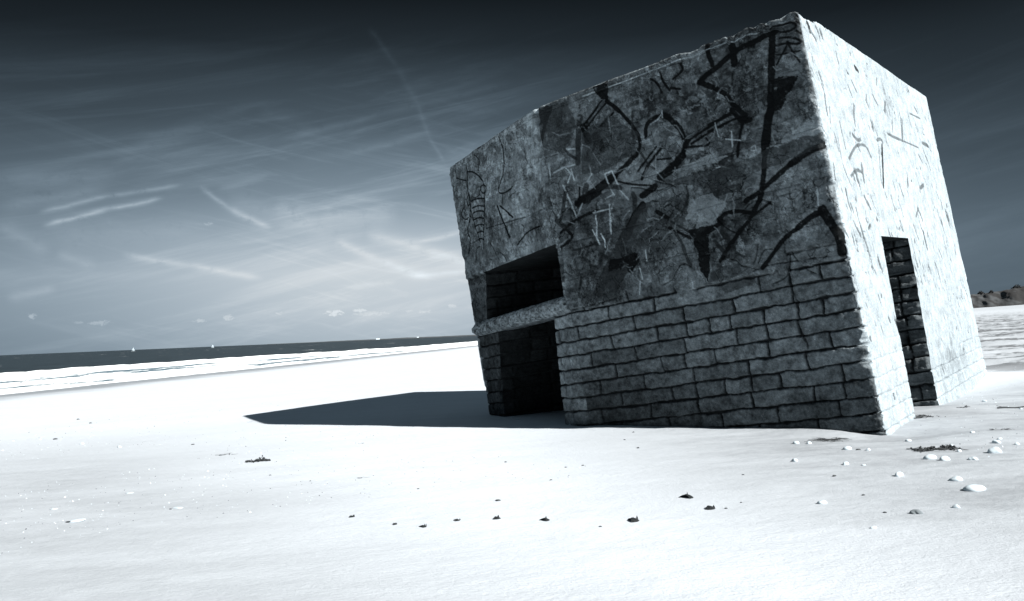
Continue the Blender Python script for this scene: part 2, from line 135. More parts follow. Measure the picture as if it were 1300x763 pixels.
def m_concrete(name, detail=1.0, base=1.0):
    m, t, b = material(name)
    tc = t.add('ShaderNodeTexCoord').outputs['Object']
    a = t.add('ShaderNodeAttribute', attribute_name='alb').outputs['Fac']
    n1 = t.noise(tc, 42, 5, .7); n2 = t.noise(tc, 7, 5, .65); n3 = t.noise(tc, 170, 2, .6)
    f = t.m('ADD', t.m('MULTIPLY', n1, 1.1), t.m('MULTIPLY', n2, 1.0))
    f = t.m('MULTIPLY', t.m('SUBTRACT', f, 1.05), 1.25 * detail)
    f = t.m('ADD', f, 1.0)
    speck = t.m('MULTIPLY', t.ss(.64, .72, n3), .5)
    n5 = t.noise(tc, 85, 2, .5); speck = t.m('ADD', speck, t.m('SUBTRACT', t.m('MULTIPLY', t.ss(.64, .70, n5), .8), t.m('MULTIPLY', t.ss(.36, .30, n5), .45)))
    val = t.m('MULTIPLY', t.m('MULTIPLY', a, f), t.m('ADD', 1.0, speck))
    age = t.add('ShaderNodeAttribute', attribute_name='age').outputs['Fac']
    dn = t.add('ShaderNodeTexNoise'); t.l.new(tc, dn.inputs['Vector']); dn.inputs['Scale'].default_value = 5.; dn.inputs['Detail'].default_value = 4
    wv_ = t.add('ShaderNodeVectorMath', operation='MULTIPLY_ADD'); t.l.new(dn.outputs['Color'], wv_.inputs[0]); wv_.inputs[1].default_value = (.25, .25, .25); t.l.new(tc, wv_.inputs[2])
    vo = t.add('ShaderNodeTexVoronoi', feature='DISTANCE_TO_EDGE'); t.l.new(wv_.outputs[0], vo.inputs['Vector']); vo.inputs['Scale'].default_value = 5.5
    vo2 = t.add('ShaderNodeTexVoronoi', feature='DISTANCE_TO_EDGE'); t.l.new(wv_.outputs[0], vo2.inputs['Vector']); vo2.inputs['Scale'].default_value = 11.
    k1 = t.m('MULTIPLY', t.ss(.035, .01, vo.outputs[0]), t.ss(.5, .6, t.noise(tc, 1.6, 3, .5)))
    k2 = t.m('MULTIPLY', t.ss(.05, .015, vo2.outputs[0]), t.ss(.54, .62, t.noise(t.mapping(tc, loc=(7, 3, 1)), 2.1, 3, .5)))
    k3 = t.m('MULTIPLY', t.ss(.05, .015, vo2.outputs[0]), t.ss(.56, .64, t.noise(t.mapping(tc, loc=(1, 9, 4)), 1.9, 3, .5)))
    val = t.m('MULTIPLY', val, t.m('SUBTRACT', 1., t.m('MULTIPLY', t.m('MULTIPLY', t.m('MAXIMUM', k1, k3), age), .7)))
    val = t.m('ADD', val, t.m('MULTIPLY', t.m('MULTIPLY', k2, age), t.m('MULTIPLY', a, .75)))
    val = t.m('MINIMUM', t.m('MAXIMUM', t.m('MULTIPLY', val, base), .008), .72)
    t.l.new(t.scale_color(TINT, val), b.inputs['Base Color'])
    b.inputs['Roughness'].default_value = .95; b.inputs['Specular IOR Level'].default_value = .03
    bp = t.add('ShaderNodeBump'); bp.inputs['Strength'].default_value = .7; bp.inputs['Distance'].default_value = .012
    t.l.new(t.m('ADD', t.m('MULTIPLY', n1, .7), t.m('MULTIPLY', n3, .35)), bp.inputs['Height'])
    t.l.new(bp.outputs[0], b.inputs['Normal'])
    return m

def m_plain(name, val, rough=.8, nscale=20, amt=.4, tint=TINT, spec=.3):
    m, t, b = material(name)
    tc = t.add('ShaderNodeTexCoord').outputs['Object']
    n = t.noise(tc, nscale, 4, .6)
    v = t.m('MULTIPLY', t.m('ADD', t.m('MULTIPLY', t.m('SUBTRACT', n, .5), 2 * amt), 1.), val)
    t.l.new(t.scale_color(tint, v), b.inputs['Base Color'])
    b.inputs['Roughness'].default_value = rough; b.inputs['Specular IOR Level'].default_value = spec
    return m

MC = m_concrete('weathered_concrete')
M_dark_weed = m_plain('dried_seaweed', .03, .7, 60)
M_stone = m_plain('pale_stone', .5, .8, 40, .25)
M_stone_grey = m_plain('grey_stone', .16, .85, 50, .4)
M_stone_dark = m_plain('dark_shell', .035, .6, 60, .4)
M_shell = m_plain('bleached_shell', .5, .6, 60, .15)
M_leaf = m_plain('scrub_foliage', .025, .8, 1.5, .5)
M_wood = m_plain('driftwood', .04, .85, 25, .5)
M_sail = m_plain('sailcloth', .85, .7, 3, .05)
M_hull = m_plain('boat_hull', .75, .5, 3, .05)
M_house = m_plain('pale_house_wall', .75, .8, .1, .1)
M_houseroof = m_plain('grey_house_roof', .2, .8, .1, .2)

# ------------------------------------------------------------------ the leaning bunker: surface relief
B = bE + bH * bw
K = B + bA * bu
dL = np.cos(bT) * bu + np.sin(bT) * bv
nF, nR, nL, nS, nB = -bv, -bu, np.sin(bT) * bu - np.cos(bT) * bv, bu, bv
Apt = K + bC * dL
CH = .2; T0 = .03

def seg_dist(S, T, pts):
    d = np.full(S.shape, 1e9)
    for (a, b), (c, e) in zip(pts[:-1], pts[1:]):
        vx, vy = c - a, e - b; L2 = vx * vx + vy * vy + 1e-12
        u = np.clip(((S - a) * vx + (T - b) * vy) / L2, 0, 1)
        d = np.minimum(d, np.hypot(S - a - u * vx, T - b - u * vy))
    return d

def smooth_path(p, n=4):
    if len(p) < 3: return p
    q = [p[0]] + list(p) + [p[-1]]; o = []
    for i in range(1, len(q) - 2):
        for k in range(n):
            t_ = k / n; a, b, c, d = (np.array(q[i + j]) for j in (-1, 0, 1, 2))
            o.append(tuple(.5 * ((2 * b) + (c - a) * t_ + (2 * a - 5 * b + 4 * c - d) * t_ ** 2 + (3 * b - a - 3 * c + d) * t_ ** 3)))
    return o + [p[-1]]

def in_poly(S, T, pts):
    ins = np.zeros(S.shape, bool); n = len(pts)
    for i in range(n):
        x1, y1 = pts[i]; x2, y2 = pts[(i + 1) % n]
        if y1 == y2: continue
        c = ((y1 > T) != (y2 > T)) & (S < (x2 - x1) * (T - y1) / (y2 - y1) + x1)
        ins ^= c
    return ins

def pairs(a): return [(a[i], a[i + 1]) for i in range(0, len(a), 2)]

def brick(S, T, fid, seed=0, depth=.045):
    """height and tone of the block courses; S,T in metres"""
    j1 = fbm(S * 6, T * 6, seed + 1, 4, .6) * .022
    Tj = T + j1
    r = np.floor((Tj - T0) / CH).astype(int)
    ft = (Tj - T0) - r * CH
    wv = .15 + 1.1 * vnoise(S * 2.6, T * 2.6 + 9, seed + 3) + 1.6 * sstep(.6, 1., vnoise(S * 8, T * 8, seed + 6))            # joint width varies
    dh = np.minimum(ft, CH - ft)
    dv = np.full(S.shape, 1e9); bid = np.zeros(S.shape)
    Sj = S + fbm(S * 7 + 31, T * 7, seed + 2, 4, .6) * .03
    for row in range(int(r.min()), int(r.max()) + 1):
        mk = r == row
        if not mk.any(): continue
        if fid == 'F' and row in JR:
            xs = [x for x in JR[row]]
            lo = min(xs); 
            while lo > .1: lo -= .735
            hi = max(xs) + .735
            while hi < 6: xs.append(hi); hi += .735
        else:
            rr = np.random.default_rng(seed * 91 + row + 50)
            x = -.3 + (.37 if row % 2 else 0); xs = []
            while x < 9:
                x += .735 * (.5 if rr.random() < .22 else 1) + rr.uniform(-.03, .03); xs.append(x)
        xs = np.array(sorted(xs)); sv = Sj[mk]
        k = np.searchsorted(xs, sv)
        lo = np.where(k > 0, xs[np.clip(k - 1, 0, len(xs) - 1)], -1e9); hi = np.where(k < len(xs), xs[np.clip(k, 0, len(xs) - 1)], 1e9)
        dv[mk] = np.minimum(sv - lo, hi - sv); bid[mk] = k + row * 37
    rc = .022                                                    # rounded arrises
    dd = np.where((dh < rc) & (dv < rc), rc - np.hypot(rc - np.minimum(dh, rc), rc - np.minimum(dv, rc)), np.minimum(dh, dv))
    w = .0058 * wv
    p = sstep(w, w + .008 + .014 * vnoise(S * 9, T * 9, seed + 4) ** 2, dd + .004 * fbm(S * 40, T * 40, seed + 7, 2))
    bi = (bid.astype(int) * 7919 + seed * 13) & 255
    hs = np.random.default_rng(5 + seed).random(256)[bi]; hs2 = np.random.default_rng(6 + seed).random(256)[bi]
    lean = (ft / CH - .5) * (hs2 - .5) * .018
    h = -depth * (1 - p) + ((hs - .5) * .02 + lean + fbm(S * 28, T * 28, seed + 5, 4, .6) * .009) * p
    tone = (.76 + .48 * hs2)
    return h, p, tone

def surface(fid, S, T):
    """height above the plane, albedo"""
    sd = {'F': 0, 'R': 100, 'L': 200, 'S': 300, 'B': 400, 'J': 500, 'K': 600}[fid]
    h = fbm(S * 1.1, T * 1.1, sd + 8, 4) * .012 + fbm(S * 14, T * 14, sd + 9, 4, .6) * .004
    bh, p, tone = brick(S, T, fid, sd)
    edge = fbm(S * 1.7, T * 3.0, sd + 12, 5) * .22
    if fid == 'F': ex = 1 - sstep(-.03, .03, T - (2.02 + edge * .6 + .20 * (S < .72) + .2 * sstep(2.2, 2.3, S) * sstep(3.1, 3.0, S)))
    elif fid == 'L': ex = 1 - sstep(-.03, .03, T - (2.06 + edge * .2))
    elif fid == 'R':
        lim = np.where(S < 2.3, .98, .42 + .04 * S) + edge * .5
        ex = 1 - sstep(-.05, .05, T - lim); ex = ex * np.where(S < 2.3, .22, .3)
        ex = np.maximum(ex, (1 - sstep(0.02, .12, S + edge * .15)) * (T < 2.05))
        ex = np.maximum(ex, (1 - sstep(.0, .1, T - .25 - edge * .2)) * .35)
    elif fid in 'JK': ex = np.ones(S.shape)
    else: ex = 1 - sstep(-.05, .05, T - 1.2 + edge)
    plaster = .008 + h
    # faint telegraphing of courses through the render
    H_ = plaster * (1 - ex) + (bh - .006) * ex + (1 - ex) * (p - 1) * (.004 if fid != 'R' else .0008)
    n_big = fbm(S * .9 + 5, T * 1.1, sd + 20, 5, .6); n_mid = fbm(S * 4.2, T * 4.2, sd + 21, 5, .62); n_fin = fbm(S * 17, T * 17, sd + 22, 4, .7)
    if fid == 'R': base_pl = .312 * (1 + .12 * n_big + .16 * n_mid + .08 * n_fin)  # sunlit face: sun contrast put into a higher albedo
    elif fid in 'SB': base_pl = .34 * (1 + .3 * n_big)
    else: base_pl = .152 * np.clip(1 + 1.15 * n_big + .5 * n_mid + .8 * n_fin, .22, 2.8)  # shaded faces: same concrete, shade put into a lower albedo
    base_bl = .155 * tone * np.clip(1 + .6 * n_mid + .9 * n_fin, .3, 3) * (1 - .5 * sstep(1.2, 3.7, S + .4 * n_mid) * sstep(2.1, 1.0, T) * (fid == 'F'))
    if fid == 'R': base_bl = .30 * (.85 + .2 * tone) * (1 + .1 * n_fin)  # sunlit blocks paler as well, sun contrast carried by albedo
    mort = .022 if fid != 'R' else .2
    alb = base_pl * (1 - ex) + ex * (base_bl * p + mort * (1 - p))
    if fid in 'JK': alb = ((.10 if fid == 'J' else .03) * tone * p + .02 * (1 - p)) * (1 + .4 * n_mid + .3 * n_fin)  # opening linings: interior shade painted in as dark albedo
    # worn patches of a second render coat (dark sheet / pale sheet with its own outline)
    if fid in 'FL':
        q = fbm(S * 1.6 + 40, T * 2.3, sd + 30, 5, .55)
        lip = sstep(.10, .13, q)
        H_ += (1 - ex) * (lip * .006); alb = alb * (1 - .28 * lip * (1 - ex))
        q2 = fbm(S * 2.2 + 11, T * 2.9 + 4, sd + 33, 5, .6)
        l2 = sstep(.20, .23, q2) * (1 - ex); H_ -= l2 * .006; alb = alb * (1 + .35 * l2)
        # horizontal shutter-board lines
        for tt in (4.98, 4.32, 3.62, 3.02, 2.5):
            d = np.abs(T - tt - .01 * fbm(S * 2, T * 0 + tt, sd + 35, 3)); g = (1 - sstep(.002, .009, d)) * (1 - ex)
            H_ -= g * .006; alb = alb * (1 - .4 * g)
        # crazing: cellular cracks of varied strength
        ca = np.abs(fbm(S * 3.1 + 2, T * 3.1, sd + 40, 4, .5)); cr = (1 - sstep(.004, .022, ca)) * (vnoise(S * 1.3, T * 1.3, sd + 41) > .5) * (1 - ex)
        H_ -= cr * .008; alb = alb * (1 - .55 * cr)
        cb = np.abs(fbm(S * 5.3 + 22, T * 5.0, sd + 44, 3, .5)); ck = (1 - sstep(.006, .03, cb)) * (vnoise(S * 1.1 + 9, T * 1.2, sd + 45) > .62) * (1 - ex)
        alb = alb + ck * .10
        cc = np.abs(fbm(S * 8.5 + 3, T * 8.0, sd + 46, 3, .5)); cl = (1 - sstep(.01, .04, cc)) * (vnoise(S * 1.7 + 4, T * 1.9, sd + 47) > .55) * (1 - ex)
        alb = alb + cl * .09
        ce = np.abs(fbm(S * 6.3 + 13, T * 5.2, sd + 48, 3, .5)); cd_ = (1 - sstep(.008, .035, ce)) * (vnoise(S * 1.4 + 14, T * 1.5, sd + 49) > .45) * (1 - ex)
        alb = alb * (1 - .5 * cd_); H_ -= cd_ * .006
        blot = sstep(.12, .2, fbm(S * 5 + 60, T * 6, sd + 60, 5, .65)); alb = alb * (1 - .35 * blot * (1 - ex))
        fl = sstep(.26, .33, fbm(S * 12 + 60, T * 9, sd + 61, 4, .65)); alb = alb + .10 * fl * (1 - ex)
        # damp, weed-dark foot
        alb = alb * (.55 + .45 * sstep(.1, 1.4, T + .35 * n_big))
        if fid == 'F':                                            # run-off soot across the middle of the wall
            alb = alb * (1 - .38 * np.exp(-((S - 2.6) / 1.1) ** 2 - ((T - 2.9) / .75) ** 2) * (1 + .8 * n_mid))
        if fid == 'L':
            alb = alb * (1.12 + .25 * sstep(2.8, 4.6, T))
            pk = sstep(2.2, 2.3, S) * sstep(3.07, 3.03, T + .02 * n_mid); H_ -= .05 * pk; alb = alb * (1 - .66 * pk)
    if fid == 'R':
        # chipped render: small slanting scars all over, thin vertical run marks
        c1 = fbm(S * 8 + T * 2.6, T * 2.6, sd + 50, 5, .65); g = sstep(.37, .46, c1) * (vnoise(S * 1.5, T * 1.5, sd + 51) > .40) * (T > .3)
        H_ -= g * .012; alb = alb * (1 - .72 * g)
        c2 = np.abs(fbm(S * 4.2 + T * 1.2, T * 1.5, sd + 55, 3, .5)); g2 = (1 - sstep(.006, .024, c2)) * (vnoise(S * 2.1, T * 2.3 + 8, sd + 56) > .6) * (T > 1.2)
        H_ -= g2 * .008; alb = alb * (1 - .62 * g2)
        alb = alb * (1 - .5 * sstep(-.25, .2, n_big + .5 * n_mid) * np.exp(-((S - 4.6) / 1.5) ** 2 - ((T - .75) / .6) ** 2))
    # traced writing, scars and cracks
    for L in LN:
        if L[0] != fid: continue
        if L[1] == 'p' and fid == 'F' and L[2] > .018: L[2] *= 1.15
        pts = smooth_path(pairs(L[3:])) if L[1] not in 'ce' else pairs(L[3:]); r = L[2]; xs = [a for a, b in pts]; ys = [b for a, b in pts]
        mk = (S > min(xs) - r * 2 - .03) & (S < max(xs) + r * 2 + .03) & (T > min(ys) - r * 2 - .03) & (T < max(ys) + r * 2 + .03)
        if not mk.any(): continue
        s_, t_ = S[mk], T[mk]
        d = seg_dist(s_, t_, pts) + fbm(s_ * 14, t_ * 14, 70, 3, .6) * min(.012, r * .45)
        if fid == 'R': r = r * 1.35
        rr = max(r, .004 if L[1] in 'cke' else .006); a = 1 - sstep(rr * .85, rr * .85 + (.009 if L[1] not in 'ce' else .0065), d)
        wear = sstep(-.75, -.35, fbm(s_ * 22, t_ * 22, 72, 3, .7) + .25 * fbm(s_ * 3, t_ * 3, 73, 2))
        A_ = alb[mk]; Hh = H_[mk]; k = L[1]
        if k == 'p': a = a * (.6 + .4 * wear) * (.97 if fid != 'R' else .92); A_ = A_ * (1 - a) + .007 * a
        elif k == 'd': a = a * wear * .8; A_ = A_ * (1 - a) + .018 * a
        elif k == 'g': a = a * .8 * (.4 + .6 * wear); A_ = A_ * (1 - a) + .06 * a; Hh = Hh - .008 * a
        elif k == 'c': a = a * .8 * (.2 + .8 * wear); A_ = A_ * (1 - a) + .5 * a
        elif k == 'e': a = a * .34 * (.1 + .9 * wear); A_ = A_ * (1 - a) + .45 * a
        elif k == 'k':
            a = a * (.25 + .75 * sstep(-.3, .3, fbm(s_ * 9, t_ * 9, 74, 3, .6))); A_ = A_ * (1 - .75 * a); Hh = Hh - .012 * a
        alb[mk] = A_; H_[mk] = Hh
    for G in PG:
        if G[0] != fid: continue
        pts = pairs(G[2:]); xs = [a for a, b in pts]; ys = [b for a, b in pts]
        mk = (S > min(xs) - .1) & (S < max(xs) + .1) & (T > min(ys) - .1) & (T < max(ys) + .1)
        s_, t_ = S[mk], T[mk]
        s2 = s_ + fbm(s_ * 9, t_ * 9, 80, 4) * .04; t2 = t_ + fbm(s_ * 9 + 5, t_ * 9, 81, 4) * .04
        a = in_poly(s2, t2, pts).astype(float)
        wear = sstep(-.6, -.25, fbm(s_ * 18, t_ * 18, 82, 4, .7))
        A_ = alb[mk]
        if G[1] == 'p': a = a * .96 * (.35 + .65 * wear); A_ = A_ * (1 - a) + .007 * a
        elif G[1] == 'd': a = a * .68 * (.4 + .6 * wear); A_ = A_ * (1 - a) + .04 * a
        elif G[1] == 'l': a = a * .5 * wear; A_ = A_ * (1 - a) + .36 * a
        alb[mk] = A_
    return H_, alb

for L in LN:
    if L[0] == 'R': L[2] *= 1.5
_r = np.random.default_rng(404)
def _scribble(fid, kind, n, s0, s1, t0, t1, lo, hi, w0, w1, bend, slant=None):
    for _ in range(n):
        s, t_ = _r.uniform(s0, s1), _r.uniform(t0, t1); a = _r.uniform(0, 2 * np.pi) if slant is None else slant + _r.normal() * .22
        Ls = _r.uniform(lo, hi); k = int(_r.integers(2, 5)); p = [s, t_]
        for j in range(k):
            s += math.cos(a) * Ls / k; t_ += math.sin(a) * Ls / k; a += _r.normal() * bend; p += [s, t_]
        LN.append([fid, kind, _r.uniform(w0, w1)] + p)
_scribble('F', 'e', 60, 1.2, 3.9, 2.3, 4.7, .10, .40, .002, .004, .9)
_scribble('F', 'e', 14, .2, 1.4, 2.3, 4.6, .08, .25, .0025, .005, .8)
_scribble('F', 'k', 26, .1, 3.9, 2.1, 4.8, .15, .6, .002, .005, .5)
_scribble('F', 'd', 20, 1.2, 3.9, 2.3, 4.6, .15, .5, .012, .05, .6)
_scribble('L', 'k', 12, .2, 3.1, 3.1, 4.8, .15, .5, .002, .005, .5)
_scribble('L', 'd', 8, .3, 3.0, 3.2, 4.7, .1, .4, .006, .012, .8)
_scribble('R', 'g', 40, .15, 6.8, 1.8, 4.9, .05, .28, .006, .016, .25, -1.25)
_scribble('R', 'g', 22, .1, 6.8, .5, 4.9, .03, .10, .008, .02, .8)

# ------------------------------------------------------------------ bunker wall as one wrapped skin
DT = .0105
rowsT = np.concatenate([np.arange(-.6, bH - .035, DT), np.linspace(bH - .03, bH, 7)])
bXlen = BACKLEN
X = Apt + bv * (bB - bC * np.sin(bT))
Cc = B + bB * bv
faces_def = []
def cols(a, b, d): return np.linspace(a, b, max(2, int(round((b - a) / d)) + 1))
segs = [('F', B, bu, nF, cols(0, bA, .0098)),
        ('L', K, dL, nL, np.concatenate([cols(0, .05, .01), cols(.05, .5, .0112)[1:], cols(.5, 2.6, .012)[1:], cols(2.6, bC, .012)[1:]])),
        ('S', Apt, bv, nS, cols(0, np.linalg.norm(X - Apt), .07)),
        ('B', X, -bu, nB, cols(0, np.linalg.norm(Cc - X), .07)),
        ('R', Cc, -bv, nR, bB - np.concatenate([cols(0, 1.5, .0125), cols(1.5, 2.9, .0125)[1:], cols(2.9, bB, .0135)[1:]])[::-1])]
# R travels from C back to B: column parameter kept as distance from B
def warpR(s, t):
    sl = 1.44 + .083 * (t - .22) + .018 * fbm(t * 4.5, t * 0 + 1, 310, 4, .65); sr = 2.81 + .125 * t + .05 * fbm(t * 4.2, t * 0 + 5, 311, 4, .65)
    sl = np.where(t > 2.5, 1.5 + (sl - 1.5) * np.exp(-(t - 2.5) * 2), sl); sr = np.where(t > 2.5, 2.9 + (sr - 2.9) * np.exp(-(t - 2.5) * 2), sr)
    return np.where(s <= 1.5, s * sl / 1.5, np.where(s <= 2.9, sl + (s - 1.5) * (sr - sl) / 1.4, sr + (s - 2.9) * (bB - sr) / (bB - 2.9)))
def warpL(s, t):
    p = np.where(t >= 2.16, 2.707 - .27 * (np.clip(t, 2, 3.05) - 2.35), 2.39 + .206 * (2.04 - np.maximum(t, -.2)))
    p = p + .03 * fbm(t * 5, t * 0, 312, 4, .65)
    q = np.where(t < 2.16, .45 + .13 * (2.04 - np.maximum(t, -.2)), .5)
    p = np.where(t > 3.05, 2.6 + (p - 2.6) * np.exp(-(t - 3.05) * 3), p)
    r = np.where(s <= .05, s, np.where(s <= .5, .05 + (s - .05) * (q - .05) / .45, np.where(s <= 2.6, q + (s - .5) * (p - q) / 2.1, p + (s - 2.6) * (bC - p) / (bC - 2.6))))
    return r
colblocks = []; corner_n = {}
allP = []; allA = []; meta = []
prev_n = None
cent = (B + K + Apt + X + Cc) / 5
nseg = len(segs)
for si, (fid, O, d, n, cs) in enumerate(segs):
    rev = fid == 'R'
    if rev: par = cs[::-1]; par = bB - cs; par = np.sort(par)[::-1]  # from B-distance bB down to 0
    else: par = cs
    S, T = np.meshgrid(par, rowsT, indexing='ij')
    if fid == 'R': Sp = warpR(S, T)
    elif fid == 'L': Sp = warpL(S, T)
    else: Sp = S
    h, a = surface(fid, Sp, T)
    base = (B + Sp[..., None] * bv) if rev else (O + Sp[..., None] * d)
    L_ = par.max()
    # corner wear: arrises knocked back, more where the chip noise is high
    e0 = Sp; e1 = L_ - Sp
    for e, sd in ((e0, 1), (e1, 2)):
        key = {('F', 1): 7, ('R', 1): 7, ('F', 2): 8, ('L', 1): 8, ('L', 2): 9, ('S', 1): 9, ('S', 2): 10, ('B', 1): 10, ('B', 2): 11, ('R', 2): 11}[(fid, sd)]
        ch = .010 + (.045 + .05 * (key == 7) * sstep(2.3, 1.9, T)) * sstep(.0, .5, fbm(T * 0 + key, T * 4.5, 90 + key, 4, .65)) + .02 * vnoise(T * 0 + key, T * 24, 95 + key)
        h = h - ch * np.exp(-(e / (.5 * ch + .012)) ** 2)
    # ragged, weathered top arris
    sl = Sp + si * 11.3
    rag = .004 + .012 * vnoise(sl * 3, sl * 0, 98)
    if fid in 'FR': rag = rag + (.05 * sstep(.0, .5, fbm(sl * 2.3, sl * 0 + 3, 97, 5, .6)) + .03 * vnoise(sl * 15, sl * 0, 96) ** 2) * sstep(2.4, .6, Sp)
    if fid in 'FR': rag = rag + .02 * np.exp(-(Sp / .12) ** 2) + .03 * sstep(.1, .5, fbm(Sp * 5, Sp * 0, 99, 3)) * np.exp(-(Sp / .9) ** 2)
    tw = sstep(bH - .22, bH, T)
    Tp = T - rag * tw
    h = h - .011 * sstep(bH - .02, bH, T)
    P3 = base + (Tp - bH)[..., None] * bw + h[..., None] * n
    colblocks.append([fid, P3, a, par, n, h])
# merge corners
for i in range(nseg):
    j = (i + 1) % nseg
    p0 = colblocks[i]; p1 = colblocks[j]
    n0, n1 = p0[4], p1[4]
    h0 = p0[5][-1]; h1 = p1[5][0]; hm = (h0 + h1) / 2
    base = p0[1][-1] - h0[:, None] * n0
    pos = base + hm[:, None] * ((n0 + n1) / (1 + n0 @ n1))
    alb_m = (p0[2][-1] + p1[2][0]) / 2
    p0[1][-1] = pos; p0[2][-1] = alb_m
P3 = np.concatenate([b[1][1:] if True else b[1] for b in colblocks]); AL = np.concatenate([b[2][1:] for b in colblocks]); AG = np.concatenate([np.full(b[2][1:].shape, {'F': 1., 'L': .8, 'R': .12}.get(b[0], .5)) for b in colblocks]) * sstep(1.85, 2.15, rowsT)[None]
# after dropping column 0 of every block, each block begins next to the previous block's merged last column
starts = np.cumsum([0] + [b[1].shape[0] - 1 for b in colblocks])
NC, NR_ = P3.shape[0], P3.shape[1]
# rim rings going inwards over the roof edge
rim = []
top = P3[:, -1]
c0 = cent
for k, (f, dz) in enumerate(((.01, .012), (.03, .02), (.08, .022), (.16, .02))):
    ring = top + (c0 - top) * f
    tt = (ring - bE) @ bw
    ring = ring + ((bH + dz - .025 - (0 if k else .0)) - tt)[:, None] * bw * (.4 + .2 * k if k < 3 else 1.)
    ring = ring + (fbm(np.arange(NC) * .21, np.arange(NC) * 0 + k, 120, 3) * .008)[:, None] * bw
    rim.append(ring)
P3 = np.concatenate([P3] + [r[:, None] for r in rim], axis=1)
AL = np.concatenate([AL] + [np.full((NC, 1), .34)] * 4, axis=1); AG = np.concatenate([AG] + [np.zeros((NC, 1))] * 4, axis=1)
NR2 = P3.shape[1]
ii, jj = np.meshgrid(np.arange(NC), np.arange(NR2 - 1), indexing='ij')
i2 = (ii + 1) % NC
keep = np.ones(ii.shape, bool)
# door and embrasure holes by grid index
def gidx(block, val, rev=False):
    par = colblocks[block][3]; k = int(np.argmin(np.abs(par - val)))
    return starts[block] + k - 1
rT = lambda t: int(np.argmin(np.abs(rowsT - t)))
dR0, dR1 = gidx(4, 2.9), gidx(4, 1.5)                     # C->B order: far jamb first
rD = rT(2.325)
keep[dR0:dR1, :rD] = False
eK, eQ, eP = gidx(1, .05), gidx(1, .5), gidx(1, 2.6)
rU, rM = rT(3.05), rT(2.16)
keep[eQ:eP, :rU] = False; keep[eK:eQ, rM:rU] = False
idx = lambda i, j: i * NR2 + j
F4 = np.stack([idx(ii, jj), idx(ii, jj + 1), idx(i2, jj + 1), idx(i2, jj)], -1)[keep]

bunker = empty('concrete_bunker', tuple(bE), 'huge tilted concrete blockhouse on the beach, graffiti on its shaded face, doorway in sunlit face', 'bunker')
bunker.location = (0, 0, 0)
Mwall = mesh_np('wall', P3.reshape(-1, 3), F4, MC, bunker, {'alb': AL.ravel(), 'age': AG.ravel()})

def lining(name, path, inward, steps, dstep, fid, amp, nrm_side):
    """path: list of (i,j) grid indices along the hole edge; runs inward"""
    pts = np.array([P3[i, j] for i, j in path]); n = len(pts)
    tw_ = (pts - bE) @ bw
    tang = np.gradient(pts, axis=0); tang /= np.linalg.norm(tang, axis=1)[:, None] + 1e-9
    # smooth tangent
    for _ in range(3): tang = (np.roll(tang, 1, 0) + tang + np.roll(tang, -1, 0)) / 3
    nn = np.cross(tang, inward) * nrm_side; nn /= np.linalg.norm(nn, axis=1)[:, None]
    arc = np.concatenate([[0], np.cumsum(np.linalg.norm(np.diff(pts, axis=0), axis=1))])
    D = np.arange(steps + 1) * dstep
    Dg, Tg = np.meshgrid(D, tw_, indexing='ij')
    vert = np.abs(tang @ bw) > .7
    hb, p, tone = brick(Dg + .2, Tg, fid, 530 if fid == 'J' else 630, .05)
    h_, al = surface(fid, Dg + .2, Tg)
    extra = (np.random.default_rng(3).random(64)[(np.floor((Tg - T0) / CH).astype(int)) & 63] - .3) * .05
    h = h_ * 1.2 + extra * sstep(.0, .02, np.minimum((Tg - T0) % CH, CH - (Tg - T0) % CH)) + fbm(Dg * 9, Tg * 9, 77, 4) * .02
    h = np.where(vert[None], h, fbm(Dg * 3, arc[None] * 3 + 0 * Dg, 78, 4) * .012)
    al = np.where(vert[None], al, .025 + .008 * fbm(Dg * 5, arc[None] * 5 + 0 * Dg, 79, 4))  # undersides of the openings: shade painted in as near-black albedo
    k = sstep(0, .05, Dg) 
    P_ = pts[None] + D[:, None, None] * inward + (h * k * amp)[..., None] * nn[None]
    S_, N_ = P_.shape[:2]
    a_, b_ = np.meshgrid(np.arange(S_ - 1), np.arange(N_ - 1), indexing='ij')
    f = np.stack([a_ * N_ + b_, (a_ + 1) * N_ + b_, (a_ + 1) * N_ + b_ + 1, a_ * N_ + b_ + 1], -1)
    o = mesh_np(name, P_.reshape(-1, 3), f, MC, bunker, {'alb': al.ravel()})
    return P_[-1]

rbot = rT(-.5)
path = [(dR0, j) for j in range(rbot, rD)] + [(i, rD) for i in range(dR0, dR1)] + [(dR1, j) for j in range(rD, rbot, -1)]
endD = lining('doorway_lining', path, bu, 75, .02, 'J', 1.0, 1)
path = [(eP, j) for j in range(rbot, rU)] + [(i, rU) for i in range(eP, eK, -1)] + [(eK, j) for j in range(rU, rM, -1)] + [(i, rM) for i in range(eK, eQ)] + [(eQ, j) for j in range(rM, rbot, -1)]
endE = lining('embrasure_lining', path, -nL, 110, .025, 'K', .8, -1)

def back_panel(name, d_in, O, d, s0, s1, t1, n_in):
    """rear wall of a recess"""
    s = np.arange(s0, s1, .04); t = np.arange(-.55, t1, .04)
    S, T = np.meshgrid(s, t, indexing='ij'); h, p, tone = brick(S, T, 'K', 700, .03)
    P_ = O + S[..., None] * d + (T - bH)[..., None] * bw + (h + 0)[..., None] * (-n_in) + d_in * n_in
    a_, b_ = np.meshgrid(np.arange(len(s) - 1), np.arange(len(t) - 1), indexing='ij'); N_ = len(t)
    f = np.stack([a_ * N_ + b_, (a_ + 1) * N_ + b_, (a_ + 1) * N_ + b_ + 1, a_ * N_ + b_ + 1], -1)
    mesh_np(name, P_.reshape(-1, 3), f, MC, bunker, {'alb': (.05 * tone * p + .015).ravel()})  # rear wall albedo kept dark, deep-recess shade painted in
back_panel('doorway_back', 1.42, B, bv, 1.2, 3.4, 2.6, bu)
